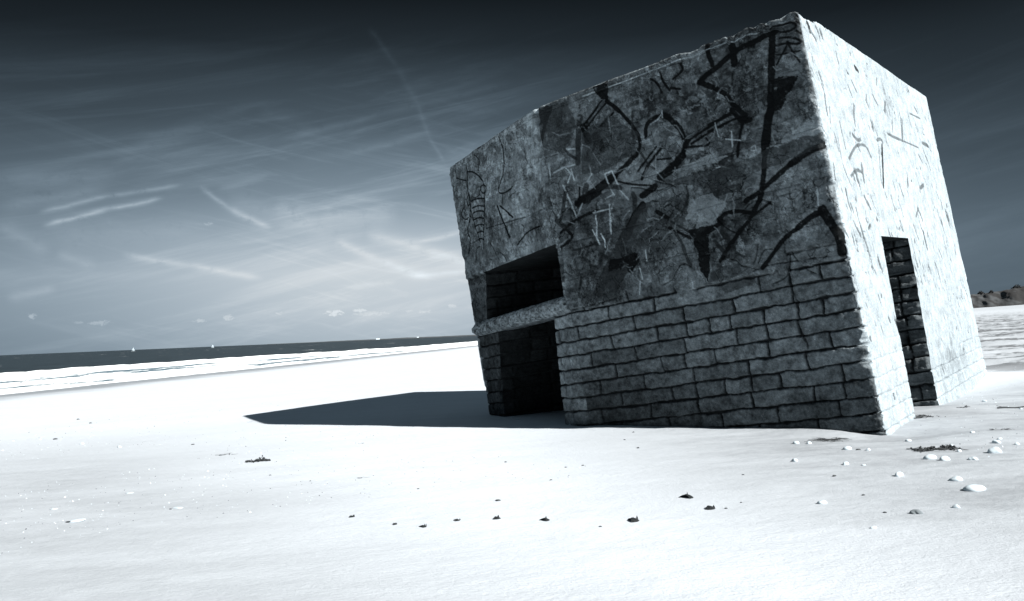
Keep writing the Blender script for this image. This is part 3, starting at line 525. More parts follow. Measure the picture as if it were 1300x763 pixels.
back_panel('embrasure_back', 2.6, K, dL, -.1, 3.0, 3.3, -nL)

# roof: gently uneven sheet just under the rim
ringi = np.arange(0, NC, 6)
rr_ = []; nfr = 14
for k in range(nfr):
    f = k / (nfr - 1) * .985
    ring = rim[-1][ringi] * 1.0; ring = ring + (c0 - ring) * f
    tt = (ring - bE) @ bw; ring = ring + ((bH - .028) - tt)[:, None] * bw
    ring = ring + (fbm(ring[:, 0] * 1.5, ring[:, 1] * 1.5, 140, 3) * .01)[:, None] * bw
    rr_.append(ring)
rr_[0] = rim[-1][ringi]
P_ = np.array(rr_); N_ = len(ringi); a_, b_ = np.meshgrid(np.arange(nfr - 1), np.arange(N_), indexing='ij'); b2 = (b_ + 1) % N_
f = np.stack([a_ * N_ + b_, (a_ + 1) * N_ + b_, (a_ + 1) * N_ + b2, a_ * N_ + b2], -1).reshape(-1, 4)
vs = np.concatenate([P_.reshape(-1, 3), P_[-1].mean(0)[None]])
tr = np.stack([np.full(N_, len(vs) - 1), (nfr - 1) * N_ + (np.arange(N_) + 1) % N_, (nfr - 1) * N_ + np.arange(N_)], -1)
mesh_np('roof', vs, f, MC, bunker, {'alb': .3 + .06 * fbm(vs[:, 0], vs[:, 1], 141, 4)}, tris=tr)

# ledge slab across the embrasure: rough cast concrete, rounded and broken along its arrises
def ledge():
    L0, L1 = .035, 3.22; ns = 270
    s = np.linspace(L0, L1, ns)
    zc = 2.155; hz = .125; y0 = -.55; y1 = .045          # profile in (out, t)
    prof = []
    def addl(p, q, n):
        for k in range(n): prof.append((p[0] + (q[0] - p[0]) * k / n, p[1] + (q[1] - p[1]) * k / n))
    addl((y0, -hz), (y1, -hz), 30); addl((y1, -hz), (y1, hz), 20); addl((y1, hz), (y0, hz), 30); addl((y0, hz), (y0, -hz), 8)
    prof = np.array(prof); r = .045
    # round the two outer arrises
    d1 = np.hypot(prof[:, 0] - y1, prof[:, 1] - hz); d2 = np.hypot(prof[:, 0] - y1, prof[:, 1] + hz)
    cut = np.exp(-(np.minimum(d1, d2) / r) ** 2) * .028
    prof = prof - cut[:, None] * np.stack([np.ones(len(prof)), np.sign(prof[:, 1])], -1)
    npf = len(prof)
    arc = np.arange(npf) * .02
    Sg, Ag = np.meshgrid(s, arc, indexing='ij')
    nz = fbm(Sg * 16, Ag * 16, 150, 4, .7) * .02 + fbm(Sg * 3.5, Ag * 3, 151, 4) * .02
    endc = .05 * (np.exp(-((s - L1) / .07) ** 2) + .0 * s)
    sc = 1 - endc / hz
    px = prof[None, :, 0] * (1 + nz * .9); pt = prof[None, :, 1] * sc[:, None] * (1 + nz * 2.5)
    rag = .02 * fbm(s * 5, s * 0, 152, 4)[:, None]
    nose = prof[None, :, 0] > -.1
    pos = K + Sg[..., None] * dL + (px + rag * nose)[..., None] * nL + ((zc + pt) - bH + .035 * (1.6 - Sg) / 3.2)[..., None] * bw
    a_, b_ = np.meshgrid(np.arange(ns - 1), np.arange(npf), indexing='ij'); b2 = (b_ + 1) % npf
    f = np.stack([a_ * npf + b_, a_ * npf + b2, (a_ + 1) * npf + b2, (a_ + 1) * npf + b_], -1).reshape(-1, 4)
    vs = pos.reshape(-1, 3); c1 = pos[0].mean(0); c2 = pos[-1].mean(0); nv = len(vs)
    vs = np.concatenate([vs, c1[None], c2[None]])
    k = np.arange(npf); k2 = (k + 1) % npf
    tr = np.concatenate([np.stack([np.full(npf, nv), k2, k], -1), np.stack([np.full(npf, nv + 1), (ns - 1) * npf + k, (ns - 1) * npf + k2], -1)])
    al = .19 * (1 + 1.5 * fbm(Sg * 20, Ag * 20, 153, 3, .7) + .2 * fbm(Sg * 3, Ag * 3, 154, 3))
    al = np.concatenate([al.ravel(), [.2, .2]])
    o = mesh_np('ledge', vs, f, MC, bunker, {'alb': al}, tris=tr)
ledge()

# ------------------------------------------------------------------ ground
NV = (.99, -.137); SEA = -.70
def gz(x, y):
    x = np.asarray(x, float); y = np.asarray(y, float)
    q = NV[0] * x + NV[1] * y
    z = .02 * (q - 2.75)
    z = np.where(q < -60, .02 * (-62.75) - 0 * q, z)
    far = np.hypot(x, y)
    z = z + .014 * np.maximum(q - 60, 0) * (q < 400)
    z = np.where(q >= 400, .02 * (q - 2.75) * 0 + 12.7, z)
    near = np.exp(-(far / 120) ** 2)
    z = z + near * .05 * fbm(x * .11, y * .11, 160, 3) * sstep(-40, -10, q) * sstep(2, 16, far)
    # sand banked up against the right hand foot of the bunker
    z = z + .20 * np.exp(-((x - 8.6) / 1.3) ** 2 - ((y - 15.6) / 1.6) ** 2) + .05 * np.exp(-((x - 5.8) / .7) ** 2 - ((y - 11.6) / .7) ** 2)
    z = z - .075 * np.exp(-((x - 4.15) / .55) ** 2 - ((y - 9.85) / .45) ** 2)
    return z

def gfine(x, y):
    far = np.hypot(x, y); q = NV[0] * x + NV[1] * y
    lod = 1 / (1 + (far / 25) ** 2)
    a = .010 * fbm(x * 1.1 + y * .2, y * 2.6, 170, 4, .55) * lod
    a += .0032 * fbm(x * 6 + y * 1.5, y * 13, 171, 3) * np.exp(-(far / 14) ** 2)
    # rippled, pool-dotted flats behind the bunker on the right
    mk = sstep(5.5, 9, q) * sstep(14.5, 21, y) * sstep(260, 90, far)
    rp = fbm(x * .35 - y * .02, y * .9, 175, 4, .6)
    rp2 = fbm(x * .8, y * 2.4, 176, 3, .6)
    a = a + mk * (.10 * rp + .09 * rp2) 
    return a, mk, rp

def shore_foot(x, y):
    return 0
angs = np.concatenate([np.arange(-180, -42, 2.5), np.arange(-42, 42, .125), np.arange(42, 180, 2.5)])
rad = [.35]
while rad[-1] < 1600:
    r = rad[-1]; rad.append(r + max(.02, r * (.0052 if r < 60 else .011)))
rad = np.array(rad)
Ag, Rg = np.meshgrid(np.radians(angs), rad, indexing='ij')
gx = Rg * np.sin(Ag); gy = Rg * np.cos(Ag)
zf, mk, rp = gfine(gx, gy); zz = gz(gx, gy) + zf
# a little drift of sand against the bunker foot, and a fine lip
def wall_d(x, y):
    P2 = np.stack([x, y, 0 * x], -1) - bE
    s = P2 @ bu; v_ = P2 @ bv
    return s, v_
s_, v_ = wall_d(gx, gy)
dfoot = np.abs(v_)
drift = .035 * np.exp(-(dfoot / .22) ** 2) * sstep(-.5, .1, s_) * sstep(bA + .3, bA - .2, s_) * (.5 + vnoise(gx * 2, gy * 2, 180))
zz = zz + drift * np.exp(-(np.hypot(gx - 2.5, gy - 11) / 5) ** 4)
q_ = NV[0] * gx + NV[1] * gy
n1 = fbm(gx * .16 + 3, gy * .30, 190, 5, .55); n2 = fbm(gx * .8 + gy * .2, gy * 2.6, 191, 5, .6); n3 = fbm(gx * 5 + gy, gy * 11, 192, 4, .65)
alb = .50 * (1 + .06 * n2 + .06 * n3)
right = sstep(.3, 4.2, gx + .18 * (gy - 8) + n1 * 1.4) * sstep(13.5, 11.5, gy - .6 * np.maximum(gx - 5, 0)); 
left = sstep(2.5, -3.0, gx + .45 * (gy - 5) + n1 * 2.6) * sstep(20, 9, gy)
damp_vignette = np.clip(np.maximum(right, left * .75), 0, 1)  # damp sand, with vignette falloff also put into the albedo
alb = alb * (1 - .40 * damp_vignette - .20 * damp_vignette * n2 - .16 * damp_vignette * n3)
flat_ = mk * sstep(-.25, .25, rp + .35 * n2 + .15)
alb = alb * (1 - .30 * mk) * (1 - .66 * mk * sstep(.03, .18, fbm(gx * .45, gy * 1.25, 195, 5, .7)))
wet = sstep(-24, -30.5, q_ + n1 * 2.0)
alb = alb * (1 - .5 * wet)
far_dry = sstep(60, 110, q_); alb = alb * (1 - far_dry) + .40 * far_dry
nA, nRr = gx.shape
vs = np.stack([gx, gy, zz], -1).reshape(-1, 3)
a_, b_ = np.meshgrid(np.arange(nA), np.arange(nRr - 1), indexing='ij'); a2 = (a_ + 1) % nA
f = np.stack([a_ * nRr + b_, a_ * nRr + b_ + 1, a2 * nRr + b_ + 1, a2 * nRr + b_], -1).reshape(-1, 4)
# disc under the camera closes the fan
cidx = len(vs); vs = np.concatenate([vs, [[0, 0, float(gz(0, 0))]]])
k = np.arange(nA); tr = np.stack([np.full(nA, cidx), k * nRr, ((k + 1) % nA) * nRr], -1)

m, t, b = material('beach_sand')
tc = t.add('ShaderNodeTexCoord').outputs['Object']
at = t.add('ShaderNodeAttribute', attribute_name='alb').outputs['Fac']
wt = t.add('ShaderNodeAttribute', attribute_name='wet').outputs['Fac']
g1 = t.noise(tc, 260, 3, .7); g2 = t.noise(t.mapping(tc, (1, 2.2, 1)), 16, 5, .65); g3 = t.noise(tc, 60, 3, .6)
v = t.m('MULTIPLY', at, t.m('ADD', .93, t.m('MULTIPLY', g1, .14)))
v = t.m('MULTIPLY', v, t.m('ADD', .95, t.m('MULTIPLY', g2, .10)))
t.l.new(t.scale_color((.90, 1.0, 1.08), v), b.inputs['Base Color'])
t.l.new(t.m('SUBTRACT', .95, t.m('MULTIPLY', wt, .55)), b.inputs['Roughness'])
b.inputs['Specular IOR Level'].default_value = .2
bp = t.add('ShaderNodeBump'); bp.inputs['Strength'].default_value = .6; bp.inputs['Distance'].default_value = .014
t.l.new(t.m('ADD', t.m('MULTIPLY', g2, 1.), t.m('ADD', t.m('MULTIPLY', g3, .35), t.m('MULTIPLY', g1, .12))), bp.inputs['Height'])
t.l.new(bp.outputs[0], b.inputs['Normal'])
M_sand = m
ground = mesh_np('ground', vs, f, M_sand, None, {'alb': np.append(alb.ravel(), .5), 'wet': np.append(np.maximum(wet, .0).ravel(), 0)}, tris=tr)
tag(ground, kind='structure')

# ------------------------------------------------------------------ sea with one breaking line and a foamy swash
sang = np.concatenate([np.arange(-125, -36, 1.0), np.arange(-36, 12, .11), np.arange(12, 20, 1.)])
srad = [24.]
while srad[-1] < 30000:
    r = srad[-1]; srad.append(r * (1.006 if r < 320 else 1.02))
srad = np.array(srad)
Ag, Rg = np.meshgrid(np.radians(sang), srad, indexing='ij')
sx = Rg * np.sin(Ag); sy = Rg * np.cos(Ag); q = NV[0] * sx + NV[1] * sy; al_ = -NV[1] * sx + NV[0] * sy    # along shore
shore = -31.8 + fbm(al_ * .02, al_ * 0, 200, 3) * 1.2
off = shore - q                                           # metres seaward of the shoreline
wob = fbm(al_ * .035, al_ * 0 + 2, 201, 4) * 3.5 + fbm(al_ * .2, al_ * 0, 202, 3) * 1.0
brk = 27 - sstep(40, 200, al_) * 16 + wob * .5            # where the front wave breaks
lodw = 1 / (1 + (Rg / 260) ** 2)
z = SEA + .0 * sx
swell = np.sin((off + wob) / 2.6) * .05 + np.sin((off * 1.0 + al_ * .12 + wob * 1.3) / 1.1) * .025
z = z + swell * lodw * sstep(2, 14, off)
ridge = np.exp(-((off - brk) / np.where(off > brk, 2.4, 1.1)) ** 2) * (.30 + .10 * vnoise(al_ * .12, al_ * 0, 205) + .12 * vnoise(al_ * .7, al_ * 0, 206))
z = z + ridge * sstep(2000, 300, Rg)
r2 = np.exp(-((off - 10 - wob * .4) / 1.1) ** 2) * .07; z = z + r2
z = z + .03 * fbm(al_ * 1.2, off * 1.5, 207, 3) * sstep(brk + 3, brk - 1, off) * sstep(0, 3, off) * lodw
fn = fbm(al_ * .09, off * .45, 210, 6, .68) + .35 * fbm(al_ * .6, off * 1.1, 213, 4, .7)
foam = sstep(-7.0, -2.2, -(np.maximum(brk - off, 0)) + fn * 2.5) * sstep(brk + 2.6, brk + .4, off + fbm(al_ * .5, off * .8, 212, 3) * .8)
f2 = sstep(3.0, 1.2, np.abs(off - 10 - wob * .4) + fn * 1.6); f3 = sstep(2.4, .8, np.abs(off - 1.6) + fn * 1.0)
f4 = sstep(-.12, .18, fn) * sstep(brk, brk - 3, off) * .8
farw = sstep(60, 230, al_) * sstep(brk + 2, brk - 1, off) * .9
caps = (fbm(al_ * .05, off * .12, 215, 4, .75) > .52) * .55 * sstep(brk + 4, brk + 14, off) * (Rg < 1500)
foam = np.clip(np.maximum.reduce([foam, f2, f3, f4, farw, caps]), 0, 1) * sstep(-1.5, 0.3, off)
inner = sstep(brk + 1, brk - 2, off)
N_ = len(srad)
a_, b_ = np.meshgrid(np.arange(len(sang) - 1), np.arange(N_ - 1), indexing='ij')
f = np.stack([a_ * N_ + b_, a_ * N_ + b_ + 1, (a_ + 1) * N_ + b_ + 1, (a_ + 1) * N_ + b_], -1)
kf = (off[:-1, :-1] > -6); f = f[kf]
m, t, b = material('sea_water')
tc = t.add('ShaderNodeTexCoord').outputs['Object']
fo = t.add('ShaderNodeAttribute', attribute_name='foam').outputs['Fac']
inn = t.add('ShaderNodeAttribute', attribute_name='inner').outputs['Fac']
wv = t.noise(t.mapping(tc, (.10, .035, .1), (0, 0, .14)), 3.0, 6, .65)
fom = t.ss(.25, .7, t.m('ADD', fo, t.m('MULTIPLY', t.m('SUBTRACT', t.noise(tc, 1.1, 6, .75), .5), 1.1)))
wcol = t.scale_color((.66, 1.0, 1.22), t.m('ADD', t.m('MULTIPLY', t.ss(.3, .7, wv), .014), t.m('ADD', .022, t.m('MULTIPLY', inn, .11))))
mix = t.add('ShaderNodeMix', data_type='RGBA'); t.l.new(fom, mix.inputs['Factor']); t.l.new(wcol, mix.inputs['A']); mix.inputs['B'].default_value = (.82, .88, .9, 1)
t.l.new(mix.outputs['Result'], b.inputs['Base Color'])
b.inputs['Roughness'].default_value = .45; b.inputs['Specular IOR Level'].default_value = .10
bp = t.add('ShaderNodeBump'); bp.inputs['Strength'].default_value = .8; bp.inputs['Distance'].default_value = .35
t.l.new(t.m('ADD', wv, t.m('MULTIPLY', t.noise(t.mapping(tc, (1, .5, 1)), .9, 4, .6), .25)), bp.inputs['Height']); t.l.new(bp.outputs[0], b.inputs['Normal'])
sea = mesh_np('sea', np.stack([sx, sy, z], -1).reshape(-1, 3), f, m, None, {'foam': foam.ravel(), 'inner': inner.ravel()})
tag(sea, kind='structure')

# ------------------------------------------------------------------ far shore beyond the water and the dune hills on the right
def azp(az, R): return R * np.sin(np.radians(az)), R * np.cos(np.radians(az))
az = np.arange(-16, 14, .03); zt = 3.2 + 5.5 * sstep(-16, -6, az) + 3.0 * fbm(az * 1.2, az * 0, 220, 5) * sstep(-16, -10, az)
rows_ = []
for k, (dr_, hf) in enumerate(((0, 0.), (60, .55), (180, .9), (400, 1.), (900, .3))):
    x, y = azp(az, 6200 + dr_); rows_.append(np.stack([x, y, SEA - .3 + np.maximum(zt, .4) * hf], -1))
P_ = np.array(rows_); N_ = len(az)
a_, b_ = np.meshgrid(np.arange(4), np.arange(N_ - 1), indexing='ij')
f = np.stack([a_ * N_ + b_, a_ * N_ + b_ + 1, (a_ + 1) * N_ + b_ + 1, (a_ + 1) * N_ + b_], -1)
fs = mesh_np('far_shore', P_.reshape(-1, 3), f, m_plain('far_coast', .06, .9, .01, .4), None); tag(fs, kind='structure')

M_hill, t, b = material('dune_cliff')
tc = t.add('ShaderNodeTexCoord').outputs['Object']
ha = t.add('ShaderNodeAttribute', attribute_name='alb').outputs['Fac']
hn = t.noise(tc, .6, 6, .7)
t.l.new(t.scale_color(TINT, t.m('MULTIPLY', ha, t.m('ADD', .6, t.m('MULTIPLY', hn, .8)))), b.inputs['Base Color']); b.inputs['Roughness'].default_value = .95
haz = np.concatenate([np.arange(18, 40, .05), np.arange(40, 125, .4)]); HD = 430.
def hill_h(a):
    return (10.2 + (np.minimum(a, 36) - 28.4) * .9 * sstep(26, 31, a) * 1.3 + 2.5 * fbm(a * .35, a * 0, 236, 3) * sstep(33, 40, a)) * sstep(125, 110, a) + 1.0 * fbm(a * 1.3, a * 0, 230, 4) - 3.5 * sstep(28.2, 22, a)
dd = np.linspace(0, 1, 60)
A2, D2 = np.meshgrid(haz, dd, indexing='ij')
RR = HD + D2 * 60 + 14 * fbm(A2 * .9, A2 * 0, 231, 3)
slope = A2 * 1.0 + D2 * 2.6                                 # gullies lean
g = fbm(slope * 1.5, D2 * 2.2, 232, 5, .6)
hx, hy = RR * np.sin(np.radians(A2)), RR * np.cos(np.radians(A2))
foot = gz(hx, hy) - .6
prof = sstep(0, .75, D2) * .9 + .1 * D2
hz = foot + np.maximum(hill_h(A2) + 1.3 - foot, 1) * prof + g * .9 * np.sin(np.pi * np.clip(D2, 0, 1)) 
hz = hz + .18 * fbm(A2 * 9, D2 * 9, 233, 4)
veg = sstep(-.06, .05, fbm(slope * 1.3 + 4, D2 * 1.6, 234, 5, .55) + .14) 
veg = np.maximum(veg * sstep(.06, .15, D2), sstep(.05, .10, D2) * sstep(.2, .13, D2) * .8)
halb = .04 * (1 - veg) + .008 * veg; halb = np.where(D2 > .93, .05, halb)
N_ = len(dd); a_, b_ = np.meshgrid(np.arange(len(haz) - 1), np.arange(N_ - 1), indexing='ij')
f = np.stack([a_ * N_ + b_, (a_ + 1) * N_ + b_, (a_ + 1) * N_ + b_ + 1, a_ * N_ + b_ + 1], -1)
hl = mesh_np('dune_hills', np.stack([hx, hy, hz], -1).reshape(-1, 3), f, M_hill, None, {'alb': halb.ravel()}); tag(hl, kind='structure')

def shrub(azm, wpx, hpx, label, seed):
    r = np.random.default_rng(seed); R = HD + 42; x, y = azp(azm, R)
    i = int(np.argmin(np.abs(haz - azm))); j = int(np.argmin(np.abs(RR[i] - R))); z0 = hz[i, j] - .3
    z0 = max(z0, hz[i].max() - .9)
    root = empty('shrub', (x, y, z0), label, 'shrub', 'shrubs along the dune crest')
    w_, h_ = wpx * R / 1095, hpx * R / 1095
    bm = bmesh.new()
    for k in range(420):
        u = r.uniform(0, 2 * np.pi); rr = r.random() ** .5; zz_ = r.random()
        p = Vector((np.cos(u) * rr * w_ / 2 * (1 - zz_ * .55), np.sin(u) * rr * w_ / 2.2 * (1 - zz_ * .5), h_ * (.12 + .88 * zz_ * (1 - .35 * rr * rr) * (.8 + .3 * np.sin(u * 3 + seed)))))
        e = r.normal(size=3); e /= np.linalg.norm(e); g_ = np.cross(e, r.normal(size=3)); g_ /= np.linalg.norm(g_); sz = r.uniform(.12, .3)
        e = Vector(e) * sz; g_ = Vector(g_) * sz * .7
        bm.faces.new([bm.verts.new(p + e), bm.verts.new(p + g_), bm.verts.new(p - e), bm.verts.new(p - g_)])
    obj_bm('foliage', bm, M_leaf, root)
    bm = bmesh.new()
    for k in range(5):
        u = k * 1.3 + r.random(); tip = Vector((np.cos(u) * w_ * .28, np.sin(u) * w_ * .25, h_ * .65))
        q4 = [Vector((dx, dy, -.4)) for dx, dy in ((-.09, -.09), (.09, -.09), (.09, .09), (-.09, .09))]
        lo = [bm.verts.new(c_) for c_ in q4]; hi = [bm.verts.new(tip + c_ * .25) for c_ in [Vector((c.x, c.y, 0)) for c in q4]]
        for n_ in range(4): bm.faces.new([lo[n_], lo[(n_ + 1) % 4], hi[(n_ + 1) % 4], hi[n_]])
    obj_bm('stem', bm, M_wood, root)
shrub(28.42, 9, 4.0, 'dark low shrub on the dune crest, nearest the bunker corner', 1)
shrub(28.95, 6, 3.4, 'smallest dark shrub, second from the bunker on the dune crest', 2)
shrub(30.25, 13, 4.5, 'broad dark shrub on the highest part of the dune crest', 3)

# ------------------------------------------------------------------ two sailing boats and pale houses on the horizon
def boat(azm, R, hgt, label):
    x, y = azp(azm, R); root = empty('sailboat', (x, y, SEA), label, 'sailboat', 'sailboats far out on the water')
    root.rotation_euler[2] = np.radians(20)
    bm = bmesh.new(); L = hgt * .7
    secs = []
    for k in range(9):
        u = k / 8; w_ = .16 * L * math.sin(math.pi * min(1, u * .8 + .12)) * (1 if u < .95 else .1); xx = (u - .5) * L
        secs.append([bm.verts.new((xx, -w_, .11 * L + .03 * L * (u - .5) ** 2)), bm.verts.new((xx, -w_ * .6, -.02 * L)), bm.verts.new((xx, w_ * .6, -.02 * L)), bm.verts.new((xx, w_, .11 * L + .03 * L * (u - .5) ** 2))])
    for a, c in zip(secs[:-1], secs[1:]):
        for n_ in range(4): bm.faces.new([a[n_], a[(n_ + 1) % 4], c[(n_ + 1) % 4], c[n_]])
    bm.faces.new(secs[0]); bm.faces.new(secs[-1][::-1])
    obj_bm('hull', bm, M_hull, root)
    bm = bmesh.new(); bmesh.ops.create_cone(bm, segments=8, radius1=.09, radius2=.05, depth=hgt, cap_ends=True, matrix=Matrix.Translation((.05 * L, 0, hgt / 2 + .05 * L)))
    obj_bm('mast', bm, M_hull, root)
    for nm, pts in (('sail', ((.0, .2), (-.42, .22), (.02, .97))), ('sail', ((.12, .16), (.48, .14), (.09, .85)))):
        bm = bmesh.new(); n = 8; g_ = []
        p0, p1, p2 = [Vector((a * L, 0, b_ * hgt)) for a, b_ in pts]
        for i in range(n + 1):
            row = []
            for j in range(n + 1 - i):
                p = p0 + (p1 - p0) * (j / n) + (p2 - p0) * (i / n); p.y = .07 * L * math.sin(math.pi * j / n) * (1 - i / n); row.append(bm.verts.new(p))
            g_.append(row)
        for i in range(n):
            for j in range(n - i):
                bm.faces.new([g_[i][j], g_[i][j + 1], g_[i + 1][j]])
                if j < n - i - 1: bm.faces.new([g_[i][j + 1], g_[i + 1][j + 1], g_[i + 1][j]])
        bmesh.ops.solidify(bm, geom=bm.faces[:], thickness=.03)
        obj_bm(nm, bm, M_sail, root)
boat(-23.82, 1500, 6.2, 'tiny white sailboat on the horizon, the one further from the bunker')
boat(-19.27, 1500, 5.8, 'tiny white sailboat on the horizon, the one nearer the bunker')
def house(azm, w_, label):
    x, y = azp(azm, 6290); root = empty('house', (x, y, 2.0), label, 'house', 'pale houses on the far shore'); root.rotation_euler[2] = -np.radians(azm)
    bm = bmesh.new(); bmesh.ops.create_cube(bm, size=1, matrix=Matrix.Translation((0, 0, 4)) @ Matrix.Diagonal((w_, 9, 8, 1))); obj_bm('wall', bm, M_house, root)
    bm = bmesh.new(); v_ = [bm.verts.new(p) for p in ((-w_ / 2 - .5, -5, 8.01), (w_ / 2 + .5, -5, 8.01), (w_ / 2 + .5, 5, 8.01), (-w_ / 2 - .5, 5, 8.01), (-w_ / 2, 0, 11), (w_ / 2, 0, 11))]
    for ff in ((0, 1, 5, 4), (2, 3, 4, 5), (1, 2, 5), (3, 0, 4), (3, 2, 1, 0)): bm.faces.new([v_[n_] for n_ in ff])
    obj_bm('roof', bm, M_houseroof, root)
house(-9.0, 26, 'long pale house on the far shore, the wider of two'); house(-6.4, 15, 'small pale house on the far shore, the narrower of two')

# ------------------------------------------------------------------ stones, shells and weed on the sand
def gh(x, y):
    return float(gz(x, y)) + float(gfine(np.array([x]), np.array([y]))[0][0])

def lump(w_, flat, seed, ax=1.5, rough=.18, res=3, sink=.42):
    bm = bmesh.new(); bmesh.ops.create_icosphere(bm, subdivisions=res, radius=.5)
    r = np.random.default_rng(seed); o = r.uniform(0, 50, 3)
    for v_ in bm.verts:
        c = v_.co; k = 1 + rough * float(fbm(np.array([c.x * 2.2 + o[0] + c.z]), np.array([c.y * 2.2 + o[1] - c.z]), seed % 9 + 240, 3)[0]) * 2
        v_.co = Vector((c.x * k * w_, c.y * k * w_ / ax, (c.z * k + .5 - sink) * w_ * flat))
    return bm

def shell_bm(w_, seed, spike=True):
    """half a bivalve lying hollow side down, ribbed, with a broken piece standing beside it"""
    bm = bmesh.new(); r = np.random.default_rng(seed); nu, nv = 18, 9; g_ = []
    for i in range(nv + 1):
        v0 = i / nv; row = []
        for j in range(nu + 1):
            a = math.pi * (j / nu - .5) * 1.15; rad_ = v0 * (1 + .05 * math.cos(a * 14)) * (.62 + .12 * math.cos(a))
            x_ = math.cos(a) * rad_ - .35; y_ = math.sin(a) * rad_ * .9; z_ = .30 * (1 - v0 ** 2.2) * (1 - .2 * abs(math.sin(a))) + .02
            row.append(bm.verts.new((x_ * w_, y_ * w_, z_ * w_)))
        g_.append(row)
    for i in range(nv):
        for j in range(nu):
            if i == 0: 
                bm.faces.new([g_[0][0] if j == 0 else g_[0][j], g_[1][j], g_[1][j + 1]])
            else: bm.faces.new([g_[i][j], g_[i + 1][j], g_[i + 1][j + 1], g_[i][j + 1]])
    bmesh.ops.solidify(bm, geom=bm.faces[:], thickness=w_ * .05)
    if spike:
        for k in range(2):
            px_, py_ = (r.uniform(-.1, .35) * w_, r.uniform(-.15, .15) * w_); hh = r.uniform(.3, .5) * w_; ww = .12 * w_
            vs_ = [bm.verts.new((px_ + a_, py_ + b_, z_)) for a_, b_, z_ in ((-ww, 0, 0), (ww, .3 * ww, 0), (ww * .8, .5 * ww, hh * .6), (0, .4 * ww, hh), (-ww * .9, .1 * ww, hh * .5))]
            fc = bm.faces.new(vs_); bmesh.ops.solidify(bm, geom=[fc], thickness=w_ * .05)
    return bm

named = {
 (1237.7, 621): 'largest white stone, a smooth flat pebble on the sand at right',
 (1213.6, 609.4): 'medium white pebble just up and left of the largest white stone',
 (1141.6, 605.2): 'white pebble alone below the long dark seaweed clump',
 (1043.8, 638.5): 'white pebble alone in the foreground below the sunlit bunker corner',
 (1181, 583): 'wider of two pale pebbles side by side under the long seaweed clump',
 (1199, 584.7): 'narrower of two pale pebbles side by side under the long seaweed clump',
 (1235, 584): 'small pale pebble between the paired pebbles and the flat half buried one',
 (1262.6, 574.8): 'flat half buried pale stone right of the long seaweed clump',
 (1291.7, 564.8): 'small round white pebble, rightmost on the sand',
 (1265, 562.5): 'pale pebble in the tight cluster above the flat half buried stone',
 (1269, 558): 'tiny pale pebble topping the cluster above the flat half buried stone',
 (1153, 558): 'pale pebble between the looped weed by the doorway and the long seaweed clump',
 (1075.7, 571.4): 'whitish pebble under the flat weed wisp at the bunker corner',
 (1090, 572): 'dark shell bit between two pale pebbles below the bunker corner',
 (1102, 572.6): 'tiny pale pebble right of the dark shell bit below the bunker corner',
 (1010.6, 564): 'pale pebble in front of the block wall, left of the flat weed wisp',
 (1027, 563.7): 'faint small pebble beside the pale one in front of the block wall',
 (1009, 586): 'pale pebble well out from the block wall, below the faint pair',
 (1074, 590): 'small pebble directly below the whitish one at the bunker corner',
 (1096.5, 590.8): 'very small pebble right of the one below the bunker corner',
 (1214, 644.6): 'white pebble in the lower right foreground under the largest stone',
 (1164, 652): 'rough grey lump of shelly grit in the lower right foreground',
 (1109, 670.6): 'whitish pebble nearest the camera below the bunker corner',
 (963.5, 547): 'small white pebble resting against the foot of the block wall',
 (1235, 549): 'tiny pale pebble left of the thin weed strip behind the seaweed clump',
 (1249.6, 511): 'tiny pale pebble near the far right foot of the bunker',
 (1218, 573.7): 'tiny pale pebble touching the right end of the long seaweed clump',
 (1225, 495): 'tiny pale pebble farthest back beside the sunlit wall',
 (1296, 521.5): 'tiny pale pebble beside the dark driftwood stick',
 (632, 635.5): 'small dark shell bit just above the dark ribbed shell at centre',
 (632, 657.7): 'dark shell with an upright chip, leftmost of the four central shells',
 (693, 659): 'flat dark shell between two others in the central foreground',
 (806, 661): 'dark shell with two upright splinters in the central foreground',
 (873, 631): 'largest dark shell, humped with one spike, below the block wall',
 (903, 645): 'dark shell with two upright flakes just right of the humped shell',
 (810.5, 569): 'tiny dark upright shell close to the block wall',
 (447.5, 655.5): 'thin dark shell in the left centre foreground, alone',
 (502, 665): 'small dark shell left of the black one near the camera',
 (538, 668): 'blackest shell, nearest the camera left of centre',
 (581, 660): 'dark shell between the blackest shell and the ribbed one',
 (68, 647): 'flat bleached shell fragment in the lower left corner',
 (98, 662): 'long bleached razor shell with a dark underside in the lower left',
 (226, 645): 'wide flat pale shell pressed into the sand at lower left',
 (165, 626): 'low pale shell fragment above the wide flat shell at lower left',
 (104, 563.6): 'white pebble in the upper left part of the sand',
 (152, 568): 'pale pebble right of the white one in the upper left sand',
 (657, 534): 'white rock chip lying in the bunker recess, right of the pair',
 (653, 523): 'tiny pale chip deep inside the dark bunker recess',
 (651, 531): 'pale rock chip lying at the mouth of the dark recess',
 (723, 541): 'tiny pale chip at the shaded bunker corner foot'}
zup = lambda x, y: gh(x, y)
